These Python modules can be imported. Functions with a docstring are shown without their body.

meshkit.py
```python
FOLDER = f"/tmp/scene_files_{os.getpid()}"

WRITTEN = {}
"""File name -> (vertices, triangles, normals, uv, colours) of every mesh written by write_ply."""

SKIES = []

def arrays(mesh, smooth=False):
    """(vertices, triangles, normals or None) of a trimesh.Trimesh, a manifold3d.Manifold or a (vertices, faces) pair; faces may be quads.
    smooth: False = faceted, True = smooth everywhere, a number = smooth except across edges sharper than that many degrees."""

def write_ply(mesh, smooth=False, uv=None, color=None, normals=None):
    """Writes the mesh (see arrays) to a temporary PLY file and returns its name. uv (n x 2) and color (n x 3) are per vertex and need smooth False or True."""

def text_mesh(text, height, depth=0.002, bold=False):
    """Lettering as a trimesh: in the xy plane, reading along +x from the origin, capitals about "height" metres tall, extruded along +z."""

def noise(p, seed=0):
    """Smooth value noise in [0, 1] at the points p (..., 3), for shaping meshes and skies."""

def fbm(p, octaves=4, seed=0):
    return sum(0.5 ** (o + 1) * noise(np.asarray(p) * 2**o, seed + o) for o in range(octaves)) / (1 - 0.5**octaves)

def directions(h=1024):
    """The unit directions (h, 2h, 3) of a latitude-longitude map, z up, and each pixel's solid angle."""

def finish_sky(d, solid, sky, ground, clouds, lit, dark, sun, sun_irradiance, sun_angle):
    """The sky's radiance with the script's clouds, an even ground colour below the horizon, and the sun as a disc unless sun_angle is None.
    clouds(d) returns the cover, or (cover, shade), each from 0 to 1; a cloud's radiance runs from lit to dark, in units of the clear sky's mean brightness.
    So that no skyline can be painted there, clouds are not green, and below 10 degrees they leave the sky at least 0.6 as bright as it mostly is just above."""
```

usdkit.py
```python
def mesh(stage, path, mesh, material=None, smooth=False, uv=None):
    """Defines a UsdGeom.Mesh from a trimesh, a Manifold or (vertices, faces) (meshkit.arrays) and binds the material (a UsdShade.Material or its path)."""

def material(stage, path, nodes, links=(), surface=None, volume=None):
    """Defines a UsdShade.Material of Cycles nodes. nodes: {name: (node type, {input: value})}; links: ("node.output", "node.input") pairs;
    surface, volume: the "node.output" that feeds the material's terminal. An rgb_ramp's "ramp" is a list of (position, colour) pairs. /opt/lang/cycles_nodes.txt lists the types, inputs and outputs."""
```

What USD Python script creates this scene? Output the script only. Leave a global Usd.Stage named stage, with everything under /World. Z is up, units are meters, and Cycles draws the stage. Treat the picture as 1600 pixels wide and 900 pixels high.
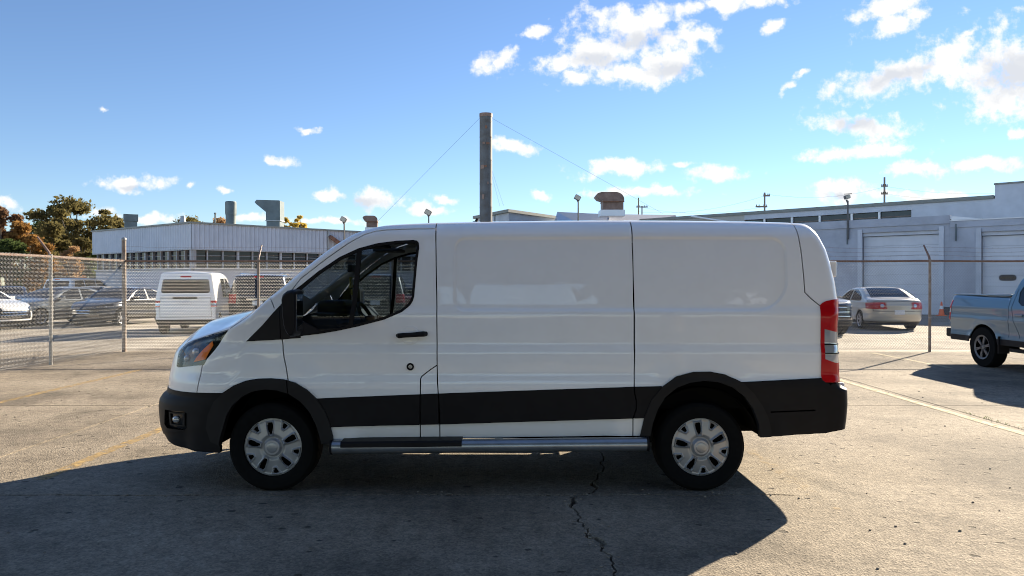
import math, random
import numpy as np, trimesh, shapely, usdkit, meshkit
from shapely.geometry import Polygon, LineString, Point, box as sbox
from pxr import Usd, UsdGeom, UsdLux, UsdShade, Gf, Sdf, Vt

stage = Usd.Stage.CreateInMemory()
UsdGeom.SetStageUpAxis(stage, UsdGeom.Tokens.z)
UsdGeom.SetStageMetersPerUnit(stage, 1.0)
world = UsdGeom.Xform.Define(stage, '/World')
stage.SetDefaultPrim(world.GetPrim())
UsdGeom.Scope.Define(stage, '/World/Looks')
rnd = random.Random(7)
rng = np.random.default_rng(7)

# ------------------------------------------------------------------ camera, sky, sun, exposure
F, HY, EYE = 1155.0, 443.0, 1.6            # focal length in photo pixels, horizon row, eye height
cam = UsdGeom.Camera.Define(stage, '/World/camera')
cam.AddTranslateOp().Set((0, 0, EYE))
cam.AddRotateXYZOp().Set((90 - math.degrees(math.atan((450 - HY) / F)), 0, 0))
cam.CreateHorizontalApertureAttr(36.0); cam.CreateVerticalApertureAttr(20.25)
cam.CreateFocalLengthAttr(F / 1600 * 36.0)
cam.CreateClippingRangeAttr((0.1, 3000))
cam.CreateExposureAttr(1.58)

SUN_AZ, SUN_EL = math.radians(43.0), math.radians(23.4)
SKY_STRENGTH, SUN_POWER = 0.05, 1.25
sund = np.array([math.sin(SUN_AZ) * math.cos(SUN_EL), math.cos(SUN_AZ) * math.cos(SUN_EL), math.sin(SUN_EL)])
sun = UsdLux.DistantLight.Define(stage, '/World/sun')
zx = sund; xx = np.cross([0, 0, 1.0], zx); xx /= np.linalg.norm(xx); yx = np.cross(zx, xx)
sun.AddTransformOp().Set(Gf.Matrix4d(*xx, 0, *yx, 0, *zx, 0, 0, 0, 0, 1))
sun.CreateNormalizeAttr(True); sun.CreateIntensityAttr(SUN_POWER); sun.CreateAngleAttr(0.53)
sun.CreateColorAttr(Gf.Vec3f(1.0, 0.87, 0.68))

# clouds: centre px, py, half width, half height, tilt (degrees, up to the right positive)
CLOUDS = [(985, 45, 85, 34, 0), (930, 85, 70, 34, 15), (1040, 92, 62, 36, 12), (985, 118, 60, 22, -12), (868, 98, 36, 17, 20), (900, 118, 42, 12, 0),
          (1075, 52, 34, 22, 0),
          (778, 96, 34, 17, 15), (838, 53, 30, 9, 10), (1150, 4, 92, 14, 8), (1208, 40, 18, 13, 35),
          (1385, 10, 58, 20, 15), (1396, 36, 56, 14, 18), (1400, 118, 115, 27, 18), (1480, 98, 62, 40, 15), (1575, 110, 88, 66, 0), (1560, 160, 70, 30, -20),
          (1350, 200, 72, 17, -3), (1345, 238, 88, 11, 4), (1435, 262, 62, 14, -3), (1535, 259, 56, 10, 5), (1312, 297, 38, 16, 8), (1440, 308, 100, 8, -2),
          (975, 262, 66, 14, 2), (1120, 274, 50, 13, 2), (1005, 301, 78, 8, 0), (803, 229, 44, 10, -2), (845, 304, 19, 6, 0),
          (585, 310, 46, 16, -4), (512, 307, 30, 7, 0), (691, 309, 26, 7, -6), (672, 326, 34, 7, 0), (207, 287, 50, 12, 2),
          (440, 251, 22, 8, -8), (479, 207, 18, 5, 0), (12, 318, 20, 9, -20), (165, 330, 34, 7, 0), (238, 342, 40, 9, 0), (299, 293, 9, 8, 0), (353, 296, 12, 5, 0),
          (400, 342, 50, 7, 0), (165, 173, 9, 6, 0), (1590, 204, 18, 8, 0), (1230, 142, 14, 6, 40), (1250, 116, 10, 6, 30), (1515, 50, 22, 7, 25), (1062, 258, 18, 5, 0), (520, 346, 60, 6, 0)]
GREYS = [(1580, 118, 66, 44, -5), (1405, 118, 66, 15, 12), (1332, 197, 34, 12, 0), (565, 314, 40, 11, 0), (995, 62, 60, 12, 0), (930, 95, 45, 12, 0), (1046, 110, 40, 14, 0), (205, 292, 30, 5, 0), (1310, 302, 22, 5, 0)]
N, L = {}, []
N['tc'] = ('texture_coordinate', {}); N['sep'] = ('separate_xyz', {}); L.append(('tc.generated', 'sep.vector'))
N['ymax'] = ('math', {'math_type': 'maximum', 'value2': 0.05}); L.append(('sep.y', 'ymax.value1'))
for a, b in (('u', 'x'), ('v', 'z')):
    N[a] = ('math', {'math_type': 'divide'}); L += [(f'sep.{b}', f'{a}.value1'), ('ymax.value', f'{a}.value2')]
N['uv'] = ('combine_xyz', {'z': 0.0}); L += [('u.value', 'uv.x'), ('v.value', 'uv.y')]
N['wn'] = ('noise_texture', {'scale': 26.0, 'detail': 4.0}); L.append(('uv.vector', 'wn.vector'))
N['wc'] = ('vector_math', {'math_type': 'subtract', 'vector2': (0.5, 0.5, 0.5)}); L.append(('wn.color', 'wc.vector1'))
N['ws'] = ('vector_math', {'math_type': 'multiply', 'vector2': (0.044, 0.028, 0.0)}); L.append(('wc.vector', 'ws.vector1'))
N['wp'] = ('vector_math', {'math_type': 'add'}); L += [('uv.vector', 'wp.vector1'), ('ws.vector', 'wp.vector2')]


def chain(items, tag):
    last = None
    for i, (px, py, a, b, t) in enumerate(items):
        N[f'{tag}m{i}'] = ('mapping', {'mapping_type': 'texture', 'location': ((px - 800) / F, (HY - py) / F, 0), 'rotation': (0, 0, math.radians(t)), 'scale': (1.15 * a / F, 1.15 * b / F, 1)})
        N[f'{tag}l{i}'] = ('vector_math', {'math_type': 'length'})
        L.extend([('wp.vector', f'{tag}m{i}.vector'), (f'{tag}m{i}.vector', f'{tag}l{i}.vector1')])
        if last is None:
            last = f'{tag}l{i}.value'
        else:
            N[f'{tag}k{i}'] = ('math', {'math_type': 'minimum'}); L.extend([(last, f'{tag}k{i}.value1'), (f'{tag}l{i}.value', f'{tag}k{i}.value2')])
            last = f'{tag}k{i}.value'
    N[tag + 'inv'] = ('math', {'math_type': 'subtract', 'value1': 1.0}); L.append((last, tag + 'inv.value2'))
    return tag + 'inv.value'


dc, dg = chain(CLOUDS, 'c'), chain(GREYS, 'g')
N['fb'] = ('noise_texture', {'scale': 34.0, 'detail': 10.0, 'roughness': 0.62}); L.append(('uv.vector', 'fb.vector'))
N['fbs'] = ('math', {'math_type': 'multiply_add', 'value2': 3.4, 'value3': -1.72}); L.append(('fb.fac', 'fbs.value1'))
N['dcl'] = ('math', {'math_type': 'maximum', 'value2': -2.0}); L.append((dc, 'dcl.value1'))
N['den'] = ('math', {'math_type': 'add'}); L += [('dcl.value', 'den.value1'), ('fbs.value', 'den.value2')]
N['alpha'] = ('map_range', {'range_type': 'smoothstep', 'from_min': -0.16, 'from_max': 0.72, 'to_min': 0.0, 'to_max': 1.0, 'clamp': True}); L.append(('den.value', 'alpha.value'))
# the rest of the dome carries the same kind of scattered clouds
N['fn'] = ('noise_texture', {'scale': 2.6, 'detail': 8.0, 'roughness': 0.6}); L.append(('tc.generated', 'fn.vector'))
N['fa'] = ('map_range', {'range_type': 'smoothstep', 'from_min': 0.56, 'from_max': 0.68, 'to_min': 0.0, 'to_max': 1.0, 'clamp': True}); L.append(('fn.fac', 'fa.value'))
N['ang'] = ('map_range', {'range_type': 'smoothstep', 'from_min': 0.55, 'from_max': 0.72, 'to_min': 1.0, 'to_max': 0.0, 'clamp': True}); L.append(('sep.y', 'ang.value'))
N['fa2'] = ('math', {'math_type': 'multiply'}); L += [('fa.result', 'fa2.value1'), ('ang.result', 'fa2.value2')]
N['up'] = ('map_range', {'range_type': 'smoothstep', 'from_min': 0.0, 'from_max': 0.05, 'to_min': 0.0, 'to_max': 1.0, 'clamp': True}); L.append(('sep.z', 'up.value'))
N['fa3'] = ('math', {'math_type': 'multiply'}); L += [('fa2.value', 'fa3.value1'), ('up.result', 'fa3.value2')]
N['al'] = ('math', {'math_type': 'maximum'}); L += [('alpha.result', 'al.value1'), ('fa3.value', 'al.value2')]
N['fb2'] = ('noise_texture', {'scale': 40.0, 'detail': 6.0, 'roughness': 0.6}); L.append(('wp.vector', 'fb2.vector'))
N['gs'] = ('math', {'math_type': 'multiply_add', 'value2': 1.6, 'value3': -0.8}); L.append(('fb2.fac', 'gs.value1'))
N['gd'] = ('math', {'math_type': 'add'}); L += [(dg, 'gd.value1'), ('gs.value', 'gd.value2')]
N['ga'] = ('map_range', {'range_type': 'smoothstep', 'from_min': -0.25, 'from_max': 0.8, 'to_min': 0.0, 'to_max': 0.62, 'clamp': True}); L.append(('gd.value', 'ga.value'))
N['cc'] = ('mix', {'color1': (7.4, 7.35, 7.2), 'color2': (3.7, 4.05, 4.8)}); L.append(('ga.result', 'cc.fac'))
N['sky'] = ('sky_texture', {'sky_type': 'single_scattering', 'sun_disc': False, 'sun_elevation': SUN_EL, 'sun_rotation': SUN_AZ, 'air_density': 1.0, 'aerosol_density': 0.0, 'ozone_density': 1.6, 'altitude': 100.0})
N['tint'] = ('mix', {'mix_type': 'multiply', 'fac': 1.0, 'color2': (0.80, 0.915, 1.12)}); L.append(('sky.color', 'tint.color1'))
N['mx'] = ('mix', {}); L += [('al.value', 'mx.fac'), ('tint.color', 'mx.color1'), ('cc.color', 'mx.color2')]
N['bg'] = ('background_shader', {'strength': SKY_STRENGTH}); L.append(('mx.color', 'bg.color'))
sky_mat = usdkit.material(stage, '/World/Looks/sky_material', N, L, surface='bg.background')
dome = UsdLux.DomeLight.Define(stage, '/World/sky')
UsdShade.MaterialBindingAPI.Apply(dome.GetPrim()).Bind(sky_mat)
dome.GetPrim().SetCustomDataByKey('kind', 'structure')

# ------------------------------------------------------------------ helpers: prims
used = {}


def numbered(parent, name):
    k = used.get((parent, name), 0)
    used[(parent, name)] = k + 1
    return name if k == 0 else f'{name}_{k:03d}'


def tag(p, label=None, cat=None, group=None, kind=None):
    p = p.GetPrim() if hasattr(p, 'GetPrim') else p
    for k, v in (('label', label), ('category', cat), ('group', group), ('kind', kind)):
        if v:
            p.SetCustomDataByKey(k, v)
    return p


def thing(name, label, cat, loc=(0, 0, 0), rot=0.0, group=None, kind=None):
    x = UsdGeom.Xform.Define(stage, '/World/' + numbered('/World', name))
    x.AddTranslateOp().Set(tuple(float(c) for c in loc))
    if rot:
        x.AddRotateZOp().Set(float(math.degrees(rot)))
    return tag(x.GetPrim(), label, cat, group, kind)


def obj(name, m, mat, parent=None, smooth=30, label=None):
    """ONE Mesh prim. m: a trimesh, (V, F) or a surface (V, N, F) with its own normals."""
    pp = parent.GetPath().pathString if parent is not None else '/World'
    path = f'{pp}/{numbered(pp, name)}'
    if isinstance(m, tuple) and len(m) == 3:
        V, Nn, Fc = m
        g = UsdGeom.Mesh.Define(stage, path)
        g.CreatePointsAttr(Vt.Vec3fArray.FromNumpy(np.asarray(V, np.float32)))
        g.CreateFaceVertexCountsAttr(Vt.IntArray.FromNumpy(np.full(len(Fc), 3, np.int32)))
        g.CreateFaceVertexIndicesAttr(Vt.IntArray.FromNumpy(np.asarray(Fc, np.int32).ravel()))
        g.CreateSubdivisionSchemeAttr('none')
        g.CreateNormalsAttr(Vt.Vec3fArray.FromNumpy(np.asarray(Nn, np.float32))); g.SetNormalsInterpolation('vertex')
        UsdShade.MaterialBindingAPI.Apply(g.GetPrim()).Bind(M[mat])
        p = g.GetPrim()
    else:
        p = usdkit.mesh(stage, path, m, M[mat], smooth=smooth).GetPrim()
    if label:
        p.SetCustomDataByKey('label', label)
    return p


def copy_of(src, loc, rot=0.0, label=None, group=None):
    was = src.GetCustomData()
    base = src.GetName()
    r = thing(base, label or was['label'], was['category'], loc, rot, group or was.get('group'))
    r.GetReferences().AddInternalReference(src.GetPath()); r.SetInstanceable(True)
    return r


# ------------------------------------------------------------------ helpers: shapes
cat = trimesh.util.concatenate


def bx(x0, x1, y0, y1, z0, z1):
    b = trimesh.creation.box((abs(x1 - x0), abs(y1 - y0), abs(z1 - z0)))
    b.apply_translation(((x0 + x1) / 2, (y0 + y1) / 2, (z0 + z1) / 2))
    return b


def rbox(x0, x1, y0, y1, z0, z1, r=0.02, n=2):
    """box with rounded edges"""
    import manifold3d as m3
    s = m3.Manifold.sphere(r, 8 * n)
    pts = [(x, y, z) for x in (x0 + r, x1 - r) for y in (y0 + r, y1 - r) for z in (z0 + r, z1 - r)]
    mm = m3.Manifold.batch_hull([s.translate(p) for p in pts]).to_mesh()
    return trimesh.Trimesh(mm.vert_properties[:, :3], mm.tri_verts, process=False)


def hull(points):
    return trimesh.convex.convex_hull(np.asarray(points, float))


def tube(pts, r, sides=8, caps=True):
    p = np.asarray(pts, float)
    r = np.broadcast_to(r, (len(p),)).astype(float)
    t = np.gradient(p, axis=0) if len(p) > 2 else np.repeat((p[1] - p[0])[None], 2, 0)
    t /= np.linalg.norm(t, axis=1, keepdims=True) + 1e-12
    a = np.cross(t, np.where(np.abs(t[:, 2:]) < 0.9, [0, 0, 1.0], [1.0, 0, 0])); a /= np.linalg.norm(a, axis=1, keepdims=True)
    b = np.cross(t, a)
    ang = np.arange(sides) * 2 * np.pi / sides
    V = p[:, None] + r[:, None, None] * (np.cos(ang)[None, :, None] * a[:, None] + np.sin(ang)[None, :, None] * b[:, None])
    i, j = np.meshgrid(np.arange(len(p) - 1), np.arange(sides), indexing='ij')
    q = np.stack([i * sides + j, i * sides + (j + 1) % sides, (i + 1) * sides + (j + 1) % sides, (i + 1) * sides + j], -1).reshape(-1, 4)
    Fc = np.vstack([q[:, [0, 2, 1]], q[:, [0, 3, 2]]])
    V = V.reshape(-1, 3)
    if caps:
        n = len(V)
        V = np.vstack([V, p[0], p[-1]])
        k = np.arange(sides)
        Fc = np.vstack([Fc, np.c_[np.full(sides, n), k, (k + 1) % sides], np.c_[np.full(sides, n + 1), n - sides + (k + 1) % sides, n - sides + k]])
    return trimesh.Trimesh(V, Fc, process=False)


def lathe_y(profile, n=48):
    """profile of (radius, y) turned about the y axis"""
    p = np.asarray(profile, float)
    ang = np.arange(n) * 2 * np.pi / n
    V = np.stack([p[:, 0][None] * np.cos(ang)[:, None], np.repeat(p[:, 1][None], n, 0), p[:, 0][None] * np.sin(ang)[:, None]], -1)
    m = len(p)
    i, j = np.meshgrid(np.arange(n), np.arange(m - 1), indexing='ij')
    q = np.stack([i * m + j, ((i + 1) % n) * m + j, ((i + 1) % n) * m + j + 1, i * m + j + 1], -1).reshape(-1, 4)
    t = trimesh.Trimesh(V.reshape(-1, 3), np.vstack([q[:, :3], q[:, [0, 2, 3]]]), process=False)
    return t


def plate(poly, thick, axis='y', at=0.0):
    """shapely polygon in (x, z) extruded along y (or in (x, y) along z)"""
    m = trimesh.creation.extrude_polygon(poly, thick, engine='earcut')
    if axis == 'y':
        m.apply_transform(np.array([[1, 0, 0, 0], [0, 0, -1, 0], [0, 1, 0, 0], [0, 0, 0, 1.0]]))
        m.apply_translation((0, at + thick, 0)) if False else m.apply_translation((0, at, 0))
    else:
        m.apply_translation((0, 0, at))
    return m


def move(m, t, rz=0.0):
    m = m.copy()
    if rz:
        m.apply_transform(trimesh.transformations.rotation_matrix(rz, (0, 0, 1)))
    m.apply_translation(t)
    return m


# surfaces with normals: (V, N, F)
def loft(xn, xr, ZT, ZC, ZB, W, Lf, pf, Lr, pr, rt, nmid, nv, nf=22, nr=14, narc=8, ntop=10):
    th = np.linspace(np.pi / 2, 0, nf + 1)
    tf, Ef = np.sin(th) ** (2 / pf), np.cos(th) ** (2 / pf)
    th = np.linspace(0, np.pi / 2, nr + 1)
    tr, Er = np.sin(th) ** (2 / pr), np.cos(th) ** (2 / pr)
    mid = np.linspace(0, 1, nmid + 1)
    col = [(0, a, b) for a, b in zip(tf[:-1], Ef[:-1])] + [(1, a, 1.0) for a in mid] + [(2, a, b) for a, b in zip(tr[1:], Er[1:])]
    kind, par, E = (np.array(c) for c in zip(*col))

    def X(z):
        n, r = xn(z), xr(z)
        return np.where(kind == 0, n + Lf * (1 - par), np.where(kind == 1, n + Lf + (r - Lr - n - Lf) * par, r - Lr + Lr * par))
    zt = np.full(len(col), 1.0); zb = np.full(len(col), 0.3)
    for _ in range(60):
        zt = 0.6 * zt + 0.4 * ZT(X(zt)); zb = 0.6 * zb + 0.4 * ZB(X(zb))
    r = np.minimum(rt(X(zt)), (zt - zb) * 0.45)
    rows = []
    for v in np.linspace(0, 1, nv + 1):
        z = zb + (zt - r - zb) * v
        x = X(z)
        rows.append((x, W(x, z) * E, z))
    for a in np.linspace(0, np.radians(84), narc + 1)[1:]:
        z = zt - r + r * np.sin(a)
        x = X(z)
        rows.append((x, (W(x, z) - r * (1 - np.cos(a))) * E, z))
    x1, w1, z1 = rows[-1]
    side = np.array([np.stack([x, -w, z], -1) for x, w, z in rows])            # row, column, 3
    top = []
    zc = ZC(x1)
    for t in np.linspace(0, 1, ntop + 1)[1:]:
        zz = z1 + (zc - z1) * (1 - (1 - t) ** 2) * np.clip(E * 1.3, 0, 1)
        top.append(np.stack([x1, -w1 * (1 - t), zz], -1))
    half = np.concatenate([side, np.array(top)])
    flip = half[:-1][::-1] * [1, -1, 1]
    G = np.concatenate([half, flip]).transpose(1, 0, 2)                        # column, section, 3
    a, b = G.shape[:2]
    i, j = np.meshgrid(np.arange(a - 1), np.arange(b - 1), indexing='ij')
    q = np.stack([i * b + j, (i + 1) * b + j, (i + 1) * b + j + 1, i * b + j + 1], -1).reshape(-1, 4)
    V, Fc = G.reshape(-1, 3), np.vstack([q[:, :3], q[:, [0, 2, 3]]])
    key, inv = np.unique(np.round(V, 5), axis=0, return_inverse=True)
    inv = inv.ravel()
    f2 = inv[Fc]
    ok = (f2[:, 0] != f2[:, 1]) & (f2[:, 1] != f2[:, 2]) & (f2[:, 0] != f2[:, 2])
    f2 = f2[ok]
    fn = np.cross(key[f2[:, 1]] - key[f2[:, 0]], key[f2[:, 2]] - key[f2[:, 0]])
    if np.sum(np.einsum('ij,ij->i', key[f2[:, 0]] - [0, 0, 0.9], fn)) < 0:
        f2 = f2[:, [0, 2, 1]]; fn = -fn
    n = np.zeros_like(key)
    for k in range(3):
        np.add.at(n, f2[:, k], fn)
    n /= np.linalg.norm(n, axis=1, keepdims=True) + 1e-12
    under = np.concatenate([G[:, 0], G[::-1, -1]])
    under_m = (np.vstack([G[:, 0], G[:, -1]]), np.array([(c, c + 1, a + c + 1, a + c) for c in range(a - 1)]))
    return (key, n, f2), under_m


def pick(S, mask):
    V, Nn, Fc = S
    f = Fc[mask]
    u, inv = np.unique(f, return_inverse=True)
    return V[u], Nn[u], inv.reshape(-1, 3)


def join(parts):
    parts = [p for p in parts if len(p[2])]
    if not parts:
        return np.zeros((0, 3)), np.zeros((0, 3)), np.zeros((0, 3), int)
    off = np.cumsum([0] + [len(p[0]) for p in parts[:-1]])
    return np.vstack([p[0] for p in parts]), np.vstack([p[1] for p in parts]), np.vstack([p[2] + o for p, o in zip(parts, off)])


def split(S, poly, ax=(0, 2), filt=None):
    """cuts the surface S along the outline of poly, seen along the third axis; returns (inside, outside)"""
    V, Nn, Fc = S
    if len(Fc) == 0:
        return S, S
    P = V[:, ax][Fc]
    lo, hi = P.min(1), P.max(1)
    b = poly.bounds
    cand = (hi[:, 0] >= b[0]) & (lo[:, 0] <= b[2]) & (hi[:, 1] >= b[1]) & (lo[:, 1] <= b[3])
    if filt is not None:
        C = V[Fc].mean(1)
        FN = Nn[Fc].mean(1)
        cand &= filt(C, FN)
    idx = np.nonzero(cand)[0]
    ins, mix = np.zeros(len(Fc), bool), np.zeros(len(Fc), bool)
    if len(idx):
        tris = shapely.polygons(np.concatenate([P[idx], P[idx][:, :1]], 1))
        area = shapely.area(tris)
        shapely.prepare(poly)
        c = shapely.points(P[idx].mean(1))
        full = shapely.contains_properly(poly, tris)
        cross = shapely.intersects(poly.boundary, tris) & ~full
        flat = area < 1e-9
        ins[idx[full | (flat & shapely.contains(poly, c))]] = True
        mix[idx[cross & ~flat & ~ins[idx]]] = True
    outV = {True: ([], []), False: ([], [])}
    for t in np.nonzero(mix)[0]:
        tri = P[t]
        T = Polygon(tri)
        A = np.array([[tri[0, 0], tri[1, 0], tri[2, 0]], [tri[0, 1], tri[1, 1], tri[2, 1]], [1, 1, 1]])
        try:
            Ai = np.linalg.inv(A)
        except np.linalg.LinAlgError:
            continue
        ccw = np.linalg.det(A) > 0
        g1 = T.intersection(poly)
        for flag, g in ((True, g1), (False, T.difference(poly))):
            for piece in getattr(g, 'geoms', [g]):
                if piece.geom_type != 'Polygon' or piece.area < 1e-10:
                    continue
                co = np.array(piece.exterior.coords)[:-1]
                if len(co) == 3:
                    vv, ff = co, np.array([[0, 1, 2]])
                else:
                    try:
                        vv, ff = trimesh.creation.triangulate_polygon(piece, engine='earcut')
                    except Exception:
                        continue
                if len(ff) == 0:
                    continue
                bc = (Ai @ np.c_[vv, np.ones(len(vv))].T).T
                p3, n3 = bc @ V[Fc[t]], bc @ Nn[Fc[t]]
                for f in ff:
                    d = (vv[f[1]] - vv[f[0]]); e = (vv[f[2]] - vv[f[0]])
                    if ((d[0] * e[1] - d[1] * e[0]) > 0) != ccw:
                        f = f[[0, 2, 1]]
                    outV[flag][0].append(p3[f]); outV[flag][1].append(n3[f])

    def soup(flag):
        if not outV[flag][0]:
            return np.zeros((0, 3)), np.zeros((0, 3)), np.zeros((0, 3), int)
        v, n = np.concatenate(outV[flag][0]), np.concatenate(outV[flag][1])
        n = n / (np.linalg.norm(n, axis=1, keepdims=True) + 1e-12)
        return v, n, np.arange(len(v)).reshape(-1, 3)
    return join([pick(S, ins), soup(True)]), join([pick(S, ~ins & ~mix), soup(False)])


def weld(S):
    V, Nn, Fc = S
    key, first, inv = np.unique(np.round(V, 5), axis=0, return_index=True, return_inverse=True)
    f = inv.ravel()[Fc]
    ok = (f[:, 0] != f[:, 1]) & (f[:, 1] != f[:, 2]) & (f[:, 0] != f[:, 2])
    return V[first], Nn[first], f[ok]


def shell(S, out=0.0, inn=0.012):
    """the surface moved out along its normals, with a rim all round its open edge"""
    V, Nn, Fc = weld(S)
    if len(Fc) == 0:
        return V, Nn, Fc
    e = np.concatenate([Fc[:, [0, 1]], Fc[:, [1, 2]], Fc[:, [2, 0]]])
    key = {}
    for a, b in e:
        key[(a, b)] = key.get((a, b), 0) + 1
    rim = np.array([k for k in key if (k[1], k[0]) not in key])
    A = V + Nn * out
    if len(rim) == 0:
        return A, Nn, Fc
    p, q = A[rim[:, 0]], A[rim[:, 1]]
    p2, q2 = V[rim[:, 0]] - Nn[rim[:, 0]] * inn, V[rim[:, 1]] - Nn[rim[:, 1]] * inn
    n = np.cross(q - p, Nn[rim[:, 0]]); n /= np.linalg.norm(n, axis=1, keepdims=True) + 1e-12
    k = len(rim)
    RV = np.concatenate([p, q, q2, p2]); RN = np.concatenate([n] * 4)
    i = np.arange(k)
    RF = np.vstack([np.c_[i, i + 3 * k, i + 2 * k], np.c_[i, i + 2 * k, i + k]])
    return join([(A, Nn, Fc), (RV, RN, RF)])


def side_of(S, sgn):
    V, Nn, Fc = S
    return pick(S, V[Fc].mean(1)[:, 1] * sgn > 0) if len(Fc) else S


def shift(S, d):
    return S[0] + np.asarray(d), S[1], S[2]


def P3(px, py, Y):
    return np.array([(px - 800) * Y / F, Y, EYE - (py - HY) * Y / F])


def ground_at(px, py):
    Y = F * EYE / (py - HY)
    return np.array([(px - 800) * Y / F, Y, 0.0])


def pchip(pts):
    from scipy.interpolate import PchipInterpolator
    p = np.array(sorted(pts), float)
    f = PchipInterpolator(p[:, 0], p[:, 1])
    return lambda x: f(np.clip(x, p[0, 0], p[-1, 0]))


def lin(pts):
    p = np.array(sorted(pts), float)
    return lambda x: np.interp(x, p[:, 0], p[:, 1])


def smooth01(x, a, b):
    t = np.clip((x - a) / (b - a), 0, 1)
    return t * t * (3 - 2 * t)


# ------------------------------------------------------------------ materials
M = {}


def mat(name, nodes, links=(), surface='p.BSDF', **k):
    M[name] = usdkit.material(stage, '/World/Looks/' + name, nodes, links, surface=surface, **k)


def plain(name, color, rough=0.5, metallic=0.0, var=0.0, scale=3.0, coat=0.0, bump=0.0, bscale=60.0, spec=0.5, dirt=None, emis=None):
    n = {'p': ('principled_bsdf', {'base_color': color, 'roughness': rough, 'metallic': metallic, 'coat_weight': coat, 'coat_roughness': 0.03, 'specular_ior_level': spec})}
    l = []
    if var or bump or dirt:
        n['g'] = ('geometry', {})
    if var or dirt:
        c2 = dirt or tuple(c * (1 - var) for c in color)
        n['n'] = ('noise_texture', {'scale': scale, 'detail': 8.0, 'roughness': 0.65})
        n['r'] = ('map_range', {'from_min': 0.35, 'from_max': 0.7, 'to_min': 0.0, 'to_max': 1.0, 'clamp': True})
        n['m'] = ('mix', {'color1': color, 'color2': c2})
        l += [('g.position', 'n.vector'), ('n.fac', 'r.value'), ('r.result', 'm.fac'), ('m.color', 'p.base_color')]
    if bump:
        n['bn'] = ('noise_texture', {'scale': bscale, 'detail': 4.0}); n['b'] = ('bump', {'strength': 1.0, 'distance': bump})
        l += [('g.position', 'bn.vector'), ('bn.fac', 'b.height'), ('b.normal', 'p.normal')]
    mat(name, n, l)


# van paint: slightly wavy sheet and a thin film of road dust that thickens in patches
mat('white_paint', {'g': ('geometry', {}), 'n': ('noise_texture', {'scale': 2.2, 'detail': 2.0}), 'b': ('bump', {'strength': 1.0, 'distance': 0.0022}),
                    'n2': ('noise_texture', {'scale': 6.0, 'detail': 8.0, 'roughness': 0.7}), 'r2': ('map_range', {'from_min': 0.4, 'from_max': 0.75, 'to_min': 0.0, 'to_max': 0.07, 'clamp': True}),
                    'sp': ('separate_xyz', {}), 'rz': ('map_range', {'from_min': 0.40, 'from_max': 0.75, 'to_min': 0.40, 'to_max': 0.0, 'clamp': True}), 'ad': ('math', {'math_type': 'multiply_add', 'value2': 0.8}),
                    'm': ('mix', {'color1': (0.78, 0.78, 0.79), 'color2': (0.40, 0.36, 0.31)}),
                    'rr': ('map_range', {'from_min': 0.0, 'from_max': 0.6, 'to_min': 0.005, 'to_max': 0.30}),
                    'p': ('principled_bsdf', {'roughness': 0.35, 'coat_weight': 1.0, 'specular_ior_level': 0.4, 'coat_ior': 1.6})},
    [('g.position', 'n.vector'), ('n.fac', 'b.height'), ('b.normal', 'p.coat_normal'), ('b.normal', 'p.normal'), ('g.position', 'n2.vector'), ('n2.fac', 'r2.value'), ('g.position', 'sp.vector'), ('sp.z', 'rz.value'),
     ('rz.result', 'ad.value1'), ('r2.result', 'ad.value3'), ('ad.value', 'm.fac'), ('m.color', 'p.base_color'), ('ad.value', 'rr.value'), ('rr.result', 'p.coat_roughness')])
plain('black_plastic', (0.007, 0.006, 0.007), 0.5, spec=0.14, dirt=(0.011, 0.0105, 0.011), scale=4)
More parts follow.
